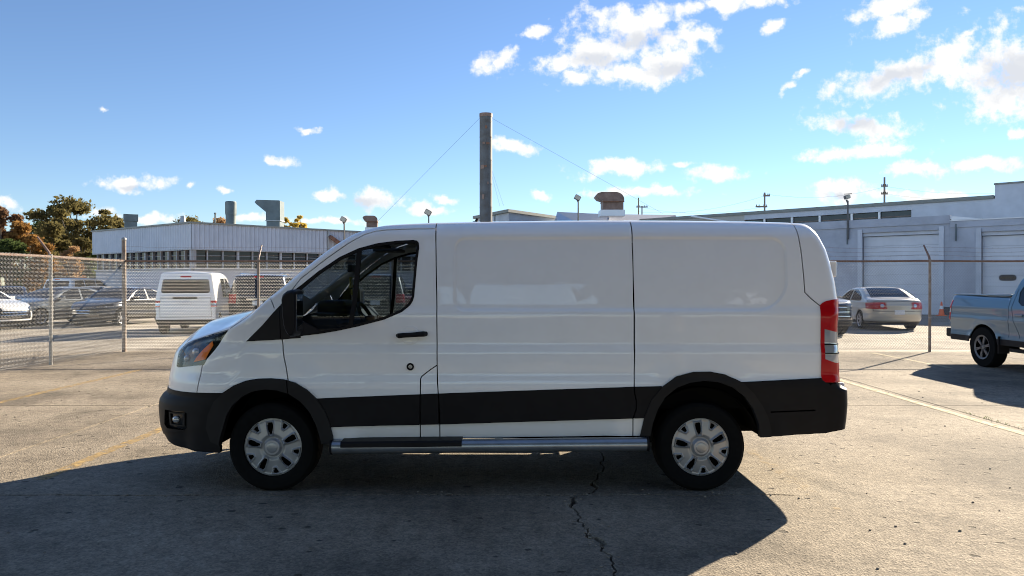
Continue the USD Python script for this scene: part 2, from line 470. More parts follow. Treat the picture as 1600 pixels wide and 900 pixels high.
plain('flare_plastic', (0.010, 0.009, 0.009), 0.55, spec=0.18, dirt=(0.016, 0.014, 0.014), scale=4)
plain('gloss_black', (0.008, 0.008, 0.009), 0.08)
plain('rubber', (0.007, 0.007, 0.007), 0.85, spec=0.06, var=0.3, scale=30)
plain('dark_under', (0.004, 0.004, 0.004), 0.9, spec=0.04)
plain('cab_trim', (0.022, 0.022, 0.024), 0.7)
plain('cab_grey', (0.10, 0.10, 0.11), 0.8)
plain('seat_cloth', (0.02, 0.02, 0.022), 0.9)
plain('hub_silver', (0.36, 0.36, 0.37), 0.36, metallic=0.7)
plain('steel', (0.40, 0.42, 0.45), 0.30, metallic=0.9, var=0.25, scale=6)
plain('chrome', (0.75, 0.75, 0.77), 0.10, metallic=1.0)
plain('amber', (0.90, 0.20, 0.005), 0.4, spec=0.2)
plain('red_lens', (0.40, 0.004, 0.008), 0.14, coat=0.6, spec=0.3)
plain('clear_lens', (0.55, 0.55, 0.56), 0.06, coat=1.0, metallic=0.6)
plain('mirror_glass', (0.7, 0.7, 0.72), 0.02, metallic=1.0)
plain('yellow_tag', (0.75, 0.50, 0.03), 0.6)
plain('car_glass', (0.008, 0.010, 0.012), 0.03, spec=0.35)
plain('black_car', (0.010, 0.011, 0.013), 0.25, coat=1.0)
plain('dark_car', (0.030, 0.036, 0.048), 0.3, coat=1.0, metallic=0.3)
plain('slate_car', (0.075, 0.095, 0.12), 0.3, coat=1.0, metallic=0.3)
plain('silver_car', (0.50, 0.45, 0.36), 0.32, coat=1.0, metallic=0.35)
plain('white_car', (0.76, 0.76, 0.74), 0.35, coat=1.0)
plain('blue_truck', (0.058, 0.115, 0.155), 0.3, coat=1.0, metallic=0.25)
plain('red_car', (0.35, 0.03, 0.02), 0.3, coat=1.0)
plain('plate_white', (0.65, 0.66, 0.66), 0.5)
plain('galvanized', (0.34, 0.33, 0.31), 0.45, metallic=0.5, var=0.3, scale=8)
plain('wire', (0.22, 0.215, 0.205), 0.42, metallic=0.5)
plain('dark_rim', (0.13, 0.13, 0.135), 0.4, metallic=0.5)
plain('rusty_pipe', (0.19, 0.10, 0.065), 0.75, dirt=(0.30, 0.20, 0.15), scale=9)
plain('rust', (0.25, 0.11, 0.055), 0.8, dirt=(0.11, 0.06, 0.045), scale=5)
plain('brown_metal', (0.15, 0.085, 0.060), 0.55, dirt=(0.26, 0.17, 0.13), scale=2.0)
plain('post_weathered', (0.30, 0.25, 0.20), 0.65, dirt=(0.16, 0.10, 0.07), scale=7)
plain('duct_metal', (0.15, 0.18, 0.185), 0.5, metallic=0.35, dirt=(0.10, 0.12, 0.12), scale=1.5)
plain('duct_light', (0.42, 0.43, 0.42), 0.5, metallic=0.3, var=0.3)
plain('stack_metal', (0.115, 0.12, 0.125), 0.6, metallic=0.15, dirt=(0.075, 0.058, 0.045), scale=1.6)
plain('fascia', (0.45, 0.475, 0.53), 0.55, var=0.14, scale=0.9)
plain('fascia_trim', (0.22, 0.225, 0.20), 0.6, var=0.2)
plain('wall_grey', (0.42, 0.44, 0.49), 0.8, var=0.28, scale=0.8, bump=0.004, bscale=8)
plain('wall_white', (0.54, 0.56, 0.60), 0.8, var=0.24, scale=0.6, bump=0.004, bscale=8)
plain('roller_door', (0.60, 0.61, 0.64), 0.5, var=0.16, scale=0.9)
plain('wall_tan', (0.42, 0.40, 0.36), 0.85, var=0.12, scale=0.8)
plain('roof_blue', (0.34, 0.39, 0.46), 0.5, var=0.1)
plain('roof_gravel', (0.28, 0.27, 0.25), 0.95, var=0.3)
plain('flashing', (0.75, 0.75, 0.74), 0.4)
plain('mullion', (0.40, 0.40, 0.41), 0.6, var=0.15)
plain('dark_pane', (0.016, 0.018, 0.022), 0.12, var=0.5, scale=0.7)
plain('dark_band', (0.05, 0.05, 0.055), 0.8)
plain('pole_wood', (0.16, 0.13, 0.105), 0.85, var=0.3)
plain('lamp_metal', (0.10, 0.095, 0.09), 0.5)
plain('lamp_lens', (0.45, 0.42, 0.34), 0.3)
plain('bark', (0.10, 0.080, 0.062), 0.95, var=0.4, scale=4)
plain('cone_orange', (0.75, 0.12, 0.03), 0.6)
plain('cone_white', (0.75, 0.75, 0.73), 0.6)
plain('beacon', (0.80, 0.22, 0.03), 0.2)
plain('yellow_line', (0.60, 0.46, 0.20), 0.85)
plain('stone', (0.22, 0.19, 0.155), 0.9, var=0.4, scale=60)

# see-through panes
for nm, tint in (('window_glass', (0.38, 0.44, 0.48)), ('lens_glass', (0.92, 0.92, 0.92))):
    mat(nm, {'t': ('transparent_bsdf', {'color': tint}), 'g': ('glossy_bsdf', {'roughness': 0.01, 'color': (1, 1, 1)}), 'geo': ('geometry', {}),
             'i': ('map_range', {'from_min': 0.0, 'from_max': 1.0, 'to_min': 1.5, 'to_max': 0.6667}), 'f': ('fresnel', {}), 'mx': ('mix_closure', {})},
        [('geo.backfacing', 'i.value'), ('i.result', 'f.IOR'), ('f.fac', 'mx.fac'), ('t.BSDF', 'mx.closure1'), ('g.BSDF', 'mx.closure2')], surface='mx.closure')


def concrete(name, base, dark, light, bump=0.010, pits=True):
    n = {'g': ('geometry', {}), 'p': ('principled_bsdf', {'roughness': 0.88, 'specular_ior_level': 0.3}),
         'big': ('noise_texture', {'scale': 0.55, 'detail': 6.0, 'roughness': 0.6}),
         'mid': ('noise_texture', {'scale': 9.0, 'detail': 6.0, 'roughness': 0.7}),
         'fine': ('noise_texture', {'scale': 75.0, 'detail': 3.0, 'roughness': 0.7}),
         'agg': ('voronoi_texture', {'scale': 62.0, 'randomness': 1.0}),
         'sepc': ('separate_color', {}),
         'r0': ('rgb_ramp', {'ramp': [(0.28, tuple(c * 0.72 for c in dark)), (0.40, dark), (0.50, base), (0.68, light)]}),
         'r1': ('map_range', {'from_min': 0.3, 'from_max': 0.7, 'to_min': 0.72, 'to_max': 1.24, 'clamp': True}),
         'r2': ('map_range', {'from_min': 0.0, 'from_max': 1.0, 'to_min': 0.74, 'to_max': 1.24, 'clamp': True}),
         'r3': ('map_range', {'from_min': 0.3, 'from_max': 0.7, 'to_min': 0.78, 'to_max': 1.22, 'clamp': True}),
         'a': ('math', {'math_type': 'multiply'}), 'b': ('math', {'math_type': 'multiply'}),
         'c': ('vector_math', {'math_type': 'scale'}),
         'st': ('noise_texture', {'scale': 0.9, 'detail': 5.0, 'roughness': 0.65, 'distortion': 0.6}), 'sm': ('mapping', {'location': (3.7, 1.9, 0.0)}), 'sr': ('map_range', {'range_type': 'smoothstep', 'from_min': 0.55, 'from_max': 0.72, 'to_min': 1.0, 'to_max': 0.66, 'clamp': True}), 'b2': ('math', {'math_type': 'multiply'}),
         'h1': ('math', {'math_type': 'multiply_add', 'value2': 0.55}), 'h2': ('math', {'math_type': 'multiply_add', 'value2': 0.45}),
         'bp': ('bump', {'strength': 1.0, 'distance': bump})}
    l = [('g.position', 'big.vector'), ('g.position', 'mid.vector'), ('g.position', 'fine.vector'), ('g.position', 'agg.vector'),
         ('big.fac', 'r0.fac'), ('mid.fac', 'r1.value'), ('agg.color', 'sepc.color'), ('sepc.r', 'r2.value'), ('fine.fac', 'r3.value'),
         ('r1.result', 'a.value1'), ('r2.result', 'a.value2'), ('a.value', 'b.value1'), ('r3.result', 'b.value2'),
         ('g.position', 'sm.vector'), ('sm.vector', 'st.vector'), ('st.fac', 'sr.value'), ('b.value', 'b2.value1'), ('sr.result', 'b2.value2'),
         ('r0.color', 'c.vector1'), ('b2.value', 'c.scale'),
         ('mid.fac', 'h1.value1'), ('fine.fac', 'h1.value3'), ('agg.distance', 'h2.value1'), ('h1.value', 'h2.value3')]
    if pits:
        # shallow pop-outs, a few centimetres across, dark with old dirt
        n.update({'pm': ('mapping', {'mapping_type': 'point', 'scale': (1.0, 1.35, 1.0)}), 'pw': ('noise_texture', {'scale': 14.0, 'detail': 3.0}), 'pws': ('vector_math', {'math_type': 'scale', 'scale': 0.05}), 'pa': ('vector_math', {'math_type': 'add'}),
                  'pv': ('voronoi_texture', {'scale': 6.2, 'randomness': 1.0}), 'pr': ('voronoi_texture', {'scale': 6.2, 'randomness': 1.0}), 'ps': ('separate_color', {}),
                  'pt': ('map_range', {'from_min': 0.25, 'from_max': 1.0, 'to_min': 0.0, 'to_max': 0.21, 'clamp': True}),
                  'pd': ('math', {'math_type': 'subtract'}), 'pk': ('map_range', {'range_type': 'smoothstep', 'from_min': -0.02, 'from_max': 0.05, 'to_min': 0.0, 'to_max': 1.0, 'clamp': True}),
                  'pc': ('mix', {'color2': tuple(x * 0.30 for x in dark)}), 'pkm': ('math', {'math_type': 'multiply', 'value2': 0.8}),
                  'h3': ('math', {'math_type': 'multiply_add', 'value2': -1.6})})
        l += [('g.position', 'pm.vector'), ('pm.vector', 'pw.vector'), ('pw.color', 'pws.vector1'), ('pm.vector', 'pa.vector1'), ('pws.vector', 'pa.vector2'), ('pa.vector', 'pv.vector'),
              ('pv.color', 'ps.color'), ('ps.r', 'pt.value'), ('pt.result', 'pd.value1'), ('pv.distance', 'pd.value2'), ('pd.value', 'pk.value'),
              ('pk.result', 'pkm.value1'), ('c.vector', 'pc.color1'), ('pkm.value', 'pc.fac'), ('pc.color', 'p.base_color'), ('pk.result', 'h3.value1'), ('h2.value', 'h3.value3'), ('h3.value', 'bp.height')]
        del n['pr']
    else:
        l += [('c.vector', 'p.base_color'), ('h2.value', 'bp.height')]
    l += [('bp.normal', 'p.normal')]
    mat(name, n, l)


concrete('slab_concrete', (0.262, 0.219, 0.163), (0.180, 0.150, 0.112), (0.335, 0.284, 0.216))
concrete('lot_concrete', (0.345, 0.305, 0.245), (0.265, 0.23, 0.185), (0.41, 0.365, 0.30), pits=False)
concrete('asphalt', (0.060, 0.058, 0.056), (0.045, 0.044, 0.043), (0.08, 0.077, 0.073), pits=False)
concrete('soil', (0.10, 0.085, 0.06), (0.06, 0.05, 0.04), (0.14, 0.12, 0.085), pits=False)
# worn paint: the paint is broken where a noise is low
mat('worn_yellow', {'g': ('geometry', {}), 'n': ('noise_texture', {'scale': 11.0, 'detail': 8.0, 'roughness': 0.75}), 'r': ('map_range', {'from_min': 0.42, 'from_max': 0.62, 'to_min': 0.0, 'to_max': 1.0, 'clamp': True}),
                    't': ('transparent_bsdf', {}), 'p': ('principled_bsdf', {'base_color': (0.46, 0.31, 0.12), 'roughness': 0.9}), 'mx': ('mix_closure', {})},
    [('g.position', 'n.vector'), ('n.fac', 'r.value'), ('r.result', 'mx.fac'), ('t.BSDF', 'mx.closure1'), ('p.BSDF', 'mx.closure2')], surface='mx.closure')
mat('ghost_yellow', {'g': ('geometry', {}), 'n': ('noise_texture', {'scale': 9.0, 'detail': 8.0, 'roughness': 0.75}), 'r': ('map_range', {'from_min': 0.50, 'from_max': 0.72, 'to_min': 0.0, 'to_max': 0.55, 'clamp': True}),
                     't': ('transparent_bsdf', {}), 'p': ('principled_bsdf', {'base_color': (0.46, 0.31, 0.12), 'roughness': 0.9}), 'mx': ('mix_closure', {})},
    [('g.position', 'n.vector'), ('n.fac', 'r.value'), ('r.result', 'mx.fac'), ('t.BSDF', 'mx.closure1'), ('p.BSDF', 'mx.closure2')], surface='mx.closure')
mat('pale_yellow', {'g': ('geometry', {}), 'n': ('noise_texture', {'scale': 13.0, 'detail': 8.0, 'roughness': 0.75}), 'r': ('map_range', {'from_min': 0.34, 'from_max': 0.52, 'to_min': 0.0, 'to_max': 1.0, 'clamp': True}),
                    't': ('transparent_bsdf', {}), 'p': ('principled_bsdf', {'base_color': (0.50, 0.42, 0.26), 'roughness': 0.9}), 'mx': ('mix_closure', {})},
    [('g.position', 'n.vector'), ('n.fac', 'r.value'), ('r.result', 'mx.fac'), ('t.BSDF', 'mx.closure1'), ('p.BSDF', 'mx.closure2')], surface='mx.closure')


def leaf_mat(name, cols):
    mat(name, {'g': ('geometry', {}), 'r': ('rgb_ramp', {'ramp': [(i / (len(cols) - 1), c) for i, c in enumerate(cols)]}), 'd': ('diffuse_bsdf', {}), 't': ('translucent_bsdf', {}), 'mx': ('mix_closure', {'fac': 0.5})},
        [('g.random_per_island', 'r.fac'), ('r.color', 'd.color'), ('r.color', 't.color'), ('d.BSDF', 'mx.closure1'), ('t.BSDF', 'mx.closure2')], surface='mx.closure')


leaf_mat('leaf_dark', [(0.030, 0.040, 0.014), (0.045, 0.055, 0.018), (0.055, 0.050, 0.02), (0.06, 0.045, 0.02)])
leaf_mat('leaf_olive', [(0.16, 0.135, 0.055), (0.21, 0.165, 0.07), (0.24, 0.165, 0.08), (0.20, 0.175, 0.075)])
leaf_mat('leaf_brown', [(0.2, 0.115, 0.065), (0.26, 0.15, 0.08), (0.19, 0.16, 0.07), (0.28, 0.17, 0.07)])
leaf_mat('leaf_orange', [(0.3, 0.165, 0.055), (0.34, 0.21, 0.065), (0.24, 0.19, 0.06), (0.2, 0.17, 0.06)])
leaf_mat('leaf_green', [(0.085, 0.115, 0.04), (0.13, 0.155, 0.05), (0.17, 0.18, 0.06), (0.2, 0.19, 0.07)])
leaf_mat('leaf_tan', [(0.442, 0.289, 0.153), (0.374, 0.221, 0.119), (0.51, 0.34, 0.17), (0.306, 0.221, 0.102)])
leaf_mat('leaf_yellow', [(0.578, 0.442, 0.102), (0.51, 0.34, 0.085), (0.6, 0.51, 0.17), (0.374, 0.323, 0.102)])
# ------------------------------------------------------------------ ground
soil = trimesh.Trimesh([(-400, -300, -0.06), (400, -300, -0.06), (400, 900, -0.06), (-400, 900, -0.06)], [(0, 1, 2), (0, 2, 3)])
tag(obj('ground', soil, 'soil', smooth=False), 'dry brown ground under and around the paved yard', 'ground', kind='structure')
FY = 17.3                                                       # depth of the back fence
lot = trimesh.Trimesh([(-90, 17.42, -0.004), (90, 17.42, -0.004), (90, 120, -0.004), (-90, 120, -0.004)], [(0, 1, 2), (0, 2, 3)])
tag(obj('parking_lot', lot, 'lot_concrete', smooth=False), 'pale sunlit concrete parking lot behind the chain link fence', 'parking lot', kind='structure')
apron = trimesh.Trimesh([(-90, -90, -0.012), (90, -90, -0.012), (90, -2.6, -0.012), (-90, -2.6, -0.012)], [(0, 1, 2), (0, 2, 3)])
tag(obj('street', apron, 'asphalt', smooth=False), 'dark asphalt street behind the viewpoint', 'street', kind='structure')

pave = thing('concrete_pavement', 'worn concrete slab paving of the yard around the white van', 'pavement', kind='structure')
JX = [-25.4, -20.2, -15.05, -9.88, -4.72, 0.50, 5.60, 10.75, 15.9, 21.1]
JY = [-2.55, 1.50, 5.58, 9.67, 13.75, 17.42]
GAP = 0.007


def jag(a, b, seed, amp, n):
    """points from a to b wandering off the straight line, and how far the gap opens there"""
    a, b = np.array(a), np.array(b)
    t = np.linspace(0, 1, n)
    d = (b - a) / np.linalg.norm(b - a)
    o = (meshkit.fbm(np.c_[t * n / 6, np.full(n, seed * 7.3), np.zeros(n)], 4, seed) - 0.5) * 2 * amp * np.minimum(1, 8 * np.minimum(t, 1 - t))
    return a + (b - a) * t[:, None] + o[:, None] * np.array([-d[1], d[0]])


# the joint nearest the camera along the van and the cross joint have broken into ragged cracks
crack = [ground_at(*p)[:2] for p in ((960, 889), (940, 855), (920, 835), (903, 815), (905, 796), (925, 771), (934, 742), (941, 709))]
hedges, vedges = {}, {}
for i in range(len(JX)):
    for j in range(len(JY) - 1):
        a, b = (JX[i], JY[j]), (JX[i], JY[j + 1])
        vedges[i, j] = np.array([a, b])
for j in range(len(JY)):
    for i in range(len(JX) - 1):
        hedges[i, j] = np.array([(JX[i], JY[j]), (JX[i + 1], JY[j])])
for i in range(1, 7):
    hedges[i, 2] = jag((JX[i], JY[2]), (JX[i + 1], JY[2]), 11 + i, 0.055, 70)
    hedges[i, 3] = jag((JX[i], JY[3]), (JX[i + 1], JY[3]), 31 + i, 0.012, 40)
    hedges[i, 4] = jag((JX[i], JY[4]), (JX[i + 1], JY[4]), 51 + i, 0.008, 30)
JX5 = 0.50
lower = [np.array([JX5, JY[1]])] + [np.array([0.62, 2.6]), np.array([0.66, 3.6])] + crack[:4] + [np.array([JX5, JY[2]])]
upper = [np.array([JX5, JY[2]])] + crack[5:] + [np.array([0.72, 8.2]), np.array([0.5, JY[3]])]


def rough(pts, seed):
    out = []
    for k in range(len(pts) - 1):
        q = jag(pts[k], pts[k + 1], seed + k, 0.085, 22)
        out += list(q[:-1])
    return np.array(out + [pts[-1]])


vedges[5, 1], vedges[5, 2] = rough(lower, 71), rough(upper, 91)
for i in (3, 4, 6):
    for j in (1, 2, 3):
        vedges[i, j] = jag((JX[i], JY[j]), (JX[i], JY[j + 1]), 131 + i * 9 + j, 0.016, 40)
gap_made = {}


def gap_of(kind, i, j):
    """the open joint along one slab edge: a narrow saw cut, or a ragged crack that widens where the edge has crumbled"""
    if (kind, i, j) in gap_made:
        return gap_made[kind, i, j]
    e = (hedges if kind == 'h' else vedges)[i, j]
    w = 0.010 if not (kind == 'v' and i == 4) else 0.013
    if kind == 'h' and j == 2:
        w = 0.010 if i <= 4 else 0.0012
    if kind == 'v' and i == 5 and j in (1, 2):
        w = 0.0075
    g_ = [LineString(e).buffer(w, 2)]
    ragged = (kind == 'h' and j == 2 and i <= 5) or (kind == 'v' and i == 5 and j in (1, 2))
    if ragged:
        for k, q in enumerate(e):
            if kind == 'h' and i == 5 and q[0] > 2.1:
                continue
            if kind == 'h' and i == 5 and k + 1 < len(e):
                g_.append(LineString([e[k], e[k + 1]]).buffer(0.010, 2))
            nz_ = float(meshkit.noise(np.array([[q[0] * 4.1, q[1] * 4.1, 0.0]]), 5)[0])
            if nz_ > 0.52:
                g_.append(Point(q).buffer(0.005 + 0.055 * (nz_ - 0.5), 3))
    gap_made[kind, i, j] = shapely.union_all(g_)
    return gap_made[kind, i, j]


for j in range(len(JY) - 1):
    for i in range(len(JX) - 1):
        ring = np.vstack([hedges[i, j], vedges[i + 1, j][1:], hedges[i, j + 1][::-1][1:], vedges[i, j][::-1][1:-1]])
        poly = Polygon(ring).buffer(0)
        cuts = [gap_of('h', i, j), gap_of('h', i, j + 1), gap_of('v', i, j), gap_of('v', i + 1, j)]
        poly = poly.difference(shapely.union_all(cuts))
        if poly.geom_type != 'Polygon':
            poly = max(poly.geoms, key=lambda g: g.area)
        m = trimesh.creation.extrude_polygon(poly.simplify(0.001), 0.055, engine='earcut')
        m.apply_translation((0, 0, -0.055))
        obj('slab', m, 'slab_concrete', pave, smooth=False)
for k, (x, y0, y1, mm_, w) in enumerate([(5.43, 7.2, 12.5, 'pale_yellow', 0.105), (8.30, 14.0, 17.0, 'pale_yellow', 0.11), (2.28, 5.2, 9.4, 'ghost_yellow', 0.12), (-6.88, 8.6, 13.7, 'worn_yellow', 0.12), (-3.85, 6.0, 8.9, 'worn_yellow', 0.12)]):
    nn = 24
    ys = np.linspace(y0, y1, nn)
    V = np.vstack([np.c_[x - w / 2 + 0.006 * np.sin(ys * 5), ys, np.full(nn, 0.004)], np.c_[x + w / 2 + 0.006 * np.cos(ys * 4), ys, np.full(nn, 0.004)]])
    Fc = [(a, nn + a, nn + a + 1) for a in range(nn - 1)] + [(a, nn + a + 1, a + 1) for a in range(nn - 1)]
    lbl = {0: 'long yellow stall line running from the van towards the pickup', 1: 'short yellow stall line by the back fence', 2: 'nearly worn off yellow line right of the van rear wheel',
           3: 'broken yellow stall line along the left fence', 4: 'faint yellow line meeting the shadow left of the van'}[k]
    tag(obj('painted_line', trimesh.Trimesh(V, Fc, process=False), mm_, smooth=False), lbl, 'road marking', kind='structure')
# loose grit lying on the slabs
grit = []
ico = trimesh.creation.icosphere(subdivisions=1)
for _ in range(380):
    x, y = rng.uniform(-7, 9), 3.4 + 14 * rng.random() ** 1.5
    if rng.random() < 0.35:
        e = vedges[5, 1] if rng.random() < 0.4 else hedges[rng.integers(3, 7), 2]
        x, y = e[rng.integers(len(e))] + rng.normal(0, 0.06, 2)
    m = ico.copy(); m.vertices *= rng.uniform(0.7, 1.3, m.vertices.shape)
    m.apply_scale(rng.uniform(0.003, 0.009)); m.vertices *= [1.2, 1.0, 0.7]
    m.apply_translation((x, y, 0.004)); grit.append(m)
tag(obj('loose_grit', cat(grit), 'stone'), 'small loose stones scattered over the concrete paving', 'gravel', kind='stuff')

# dry weeds rooted in the long joint at the right
bl = []
for _ in range(60):
    y = 7.6 + 1.6 * rng.random() ** 1.4; x = 5.60 + rng.normal(0, 0.015)
    h = rng.uniform(0.012, 0.045); a = rng.uniform(0, 6.28); d = np.array([math.cos(a), math.sin(a)]) * rng.uniform(0.2, 0.9) * h
    p0 = np.array([x, y, -0.01]); w_ = np.array([-math.sin(a), math.cos(a), 0]) * 0.003
    bl.append(trimesh.Trimesh([p0 - w_, p0 + w_, p0 + [d[0], d[1], h], p0 + [d[0] * 0.4, d[1] * 0.4, h * 0.7]], [(0, 1, 2), (0, 2, 3)], process=False))
tag(obj('weeds', cat(bl), 'leaf_green', smooth=False), 'thin weeds growing in the pavement joint beside the yellow line', 'weeds', kind='stuff')

# ------------------------------------------------------------------ chain link fences
D = 0.074


def chain_mesh(p0, p1, z0, z1, r=0.0038):
    p0, p1 = np.array(p0, float), np.array(p1, float)
    Ln = np.linalg.norm(p1 - p0); d = (p1 - p0) / Ln; nrm = np.array([-d[1], d[0]])
    nc, nz = int(Ln / (D / 2)), int((z1 - z0) / (D / 2))
    s = np.arange(nc)[:, None] * (D / 2) + np.where(np.arange(nz + 1)[None] % 2 == 0, 0, D / 2)
    s = s + (meshkit.noise(np.stack([np.arange(nc)[:, None] * 0.05 + 0 * s, np.arange(nz + 1)[None] * 0.1 + 0 * s, 0 * s], -1)) - 0.5) * 0.02
    z = z0 + np.arange(nz + 1)[None] * (D / 2) + 0 * s
    bow = (meshkit.noise(np.stack([s * 0.9, z * 0.9, 0 * s + 3.3], -1)) - 0.5) * 0.06
    off = np.where(np.arange(nz + 1)[None] % 2 == 0, -0.004, 0.004) + bow
    C = p0[None, None] * 1.0 + d * s[..., None] + nrm * off[..., None]
    C = np.concatenate([C, z[..., None]], -1)
    dirs = [np.array([*(d * np.cos(a)), 0]) * r + np.array([*(nrm * np.sin(a)), 0]) * r for a in (0.5, 0.5 + 2 * np.pi / 3, 0.5 + 4 * np.pi / 3)]
    V = C[:, :, None] + np.array(dirs)[None, None]
    a, b = np.meshgrid(np.arange(nc), np.arange(nz), indexing='ij')
    base = ((a * (nz + 1) + b) * 3).reshape(-1)
    Fc = []
    for k in range(3):
        k2 = (k + 1) % 3
        Fc += [np.c_[base + k, base + k2, base + 3 + k2], np.c_[base + k, base + 3 + k2, base + 3 + k]]
    return trimesh.Trimesh(V.reshape(-1, 3), np.vstack(Fc), process=False)


def strand(a, b, sag=0.03, n=14, barb=True, r=0.0024):
    a, b = np.array(a, float), np.array(b, float)
    t = np.linspace(0, 1, n)
    P = a + (b - a) * t[:, None]; P[:, 2] -= sag * 4 * t * (1 - t)
    parts = [tube(P, r, 4)]
    if barb:
        Ln = np.linalg.norm(b - a)
        for k in range(int(Ln / 0.13)):
            q = a + (b - a) * (k + 0.5) * 0.13 / Ln; tt = (k + 0.5) * 0.13 / Ln; q[2] -= sag * 4 * tt * (1 - tt)
            u = rng.normal(0, 1, 3); u /= np.linalg.norm(u)
            parts.append(tube([q - u * 0.016, q + u * 0.016], 0.0016, 3, caps=False))
    return cat(parts)


PX = [-9.08 + 3.143 * k for k in range(9)]
fence = thing('chain_link_fence', 'long chain link fence behind the van with rusty top rail and barbed wire arms', 'fence', (0, FY, 0))
LF = (0, -FY, 0)
TOP = 2.16
for k, x in enumerate(PX):
    corner = k == 0
    h = 2.63 if corner else TOP + 0.01
    pr = 0.048 if corner else 0.031
    post = obj('post', tube([(x, 0, -0.05), (x, 0, h)], pr, 14), 'post_weathered', fence)
    if corner:
        obj('post_cap', trimesh.creation.icosphere(2, 0.056).apply_translation((x, 0, h)), 'galvanized', post)
    else:
        q = [(x, 0, h - 0.06), (x, 0.03, h + 0.05), (x - 0.005, 0.25, h + 0.34)]
        obj('barbed_wire_arm', tube(q, [0.034, 0.026, 0.018], 8), 'brown_metal', post)
    for zt in (0.35, 0.8, 1.25, 1.7):
        obj('tie_band', lathe_y([(pr + 0.001, -0.012), (pr + 0.006, -0.012), (pr + 0.006, 0.012), (pr + 0.001, 0.012)], 12).apply_transform(trimesh.transformations.rotation_matrix(np.pi / 2, (1, 0, 0))).apply_translation((x, 0, zt)), 'galvanized', post)
for k in range(8):
    obj('top_rail', tube([(PX[k], 0, TOP - 0.03), ((PX[k] + PX[k + 1]) / 2, 0.004, TOP - 0.03 - 0.008), (PX[k + 1], 0, TOP - 0.03)], 0.024, 10, caps=False), 'rusty_pipe', fence)
    tag(obj('chain_link_mesh', chain_mesh((PX[k] + 0.02, -0.03), (PX[k + 1] - 0.02, -0.03), 0.05, TOP), 'wire', fence, smooth=True), kind='stuff')
    for (y, z) in ((0.10, 2.27), (0.17, 2.37), (0.24, 2.47)):
        ya, za = (0.0, z) if k == 0 else (y, z)
        obj('barbed_wire', strand((PX[k], ya, za), (PX[k + 1], y, z)), 'brown_metal', fence)
    obj('tension_wire', tube([(PX[k], -0.03, 0.07), (PX[k + 1], -0.03, 0.07)], 0.003, 4), 'galvanized', fence)

wing = thing('chain_link_fence', 'chain link fence at the left running from the corner post towards the viewer', 'fence', (-9.08, FY, 0))
WY = [0.0, -2.75, -5.6, -8.5, -11.4]
for k, y in enumerate(WY):
    if k:
        post = obj('post', tube([(0, y, -0.05), (0, y, TOP + 0.02)], 0.033, 14), 'galvanized', wing)
        obj('barbed_wire_arm', tube([(0, y, TOP - 0.06), (-0.03, y, TOP + 0.05), (-0.26, y, TOP + 0.36)], [0.034, 0.026, 0.018], 8), 'brown_metal', post)
        for zt in (0.35, 0.8, 1.25, 1.7):
            obj('tie_band', lathe_y([(0.034, -0.012), (0.040, -0.012), (0.040, 0.012), (0.034, 0.012)], 12).apply_transform(trimesh.transformations.rotation_matrix(np.pi / 2, (1, 0, 0))).apply_translation((0, y, zt)), 'galvanized', post)
for k in range(4):
    obj('top_rail', tube([(0, WY[k], TOP - 0.03), (0, (WY[k] + WY[k + 1]) / 2, TOP - 0.04), (0, WY[k + 1], TOP - 0.03)], 0.024, 10, caps=False), 'rusty_pipe', wing)
    tag(obj('chain_link_mesh', chain_mesh((0.035, WY[k]), (0.035, WY[k + 1]), 0.05, TOP), 'wire', wing, smooth=True), kind='stuff')
    obj('tension_wire', tube([(0.03, WY[k], 0.07), (0.03, WY[k + 1], 0.07)], 0.003, 4), 'galvanized', wing)
brace = tube([(0.04, -0.02, TOP - 0.10), (0.04, -2.7, 0.55)], 0.004, 5)

# ------------------------------------------------------------------ the white cargo van
VC = 6.66                                                       # depth of its centre line
van = thing('cargo_van', 'white low roof cargo van with black lower cladding parked side on in the middle', 'van', (-0.2, VC, 0))
VO = np.array([0.2, 0.0, 0.0])                                    # mesh x to van x


def bump01(z, a, b):
    return smooth01(z, a, b)


Wz = lin([(0.20, 0.90), (0.36, 0.945), (0.46, 0.965), (0.56, 0.975), (0.80, 0.992), (0.845, 0.990), (0.90, 0.979), (1.02, 0.980), (1.075, 0.979), (1.13, 0.965), (1.33, 0.966), (1.372, 0.965),
          (1.42, 0.950), (1.60, 0.938), (1.80, 0.918), (1.96, 0.897), (2.12, 0.87)])
VAN_WC = ((-1.845, 0.335), (1.455, 0.335))


def vW(x, z):
    x, z = np.broadcast_arrays(np.asarray(x, float), np.asarray(z, float))
    w = (Wz(z - 0.012) + Wz(z) + Wz(z + 0.012)) / 3
    # raised arch over each wheel
    for cx, cz in VAN_WC:
        d = np.hypot(x - cx, z - cz)
        w = np.maximum(w, w * 0 + 0.984 - 0.02 * 0) * (smooth01(d, 0.74, 0.60)) + w * (1 - smooth01(d, 0.74, 0.60))
    # stamped load panel, two shallow recesses
    px0, px1, z0, z1 = -0.447, 2.13, 1.392, 1.958
    for a, b, rr in ((px0, px1, np.where(x > 1.2, np.where(z < 1.67, 0.24, 0.12), 0.09)),):
        cx, cz, hx, hz = (a + b) / 2, (z0 + z1) / 2, (b - a) / 2, (z1 - z0) / 2
        qx, qz = np.abs(x - cx) - hx + rr, np.abs(z - cz) - hz + rr
        sd = np.hypot(np.maximum(qx, 0), np.maximum(qz, 0)) + np.minimum(np.maximum(qx, qz), 0) - rr
        w = w - 0.009 * smooth01(-sd, -0.004, 0.011)
    # faint unevenness of pressed sheet
    w = w + 0.0016 * np.sin(x * 2.1 + z * 3.0) + 0.0010 * np.sin(x * 4.7 - z * 5.0 + 1.0)
    return w


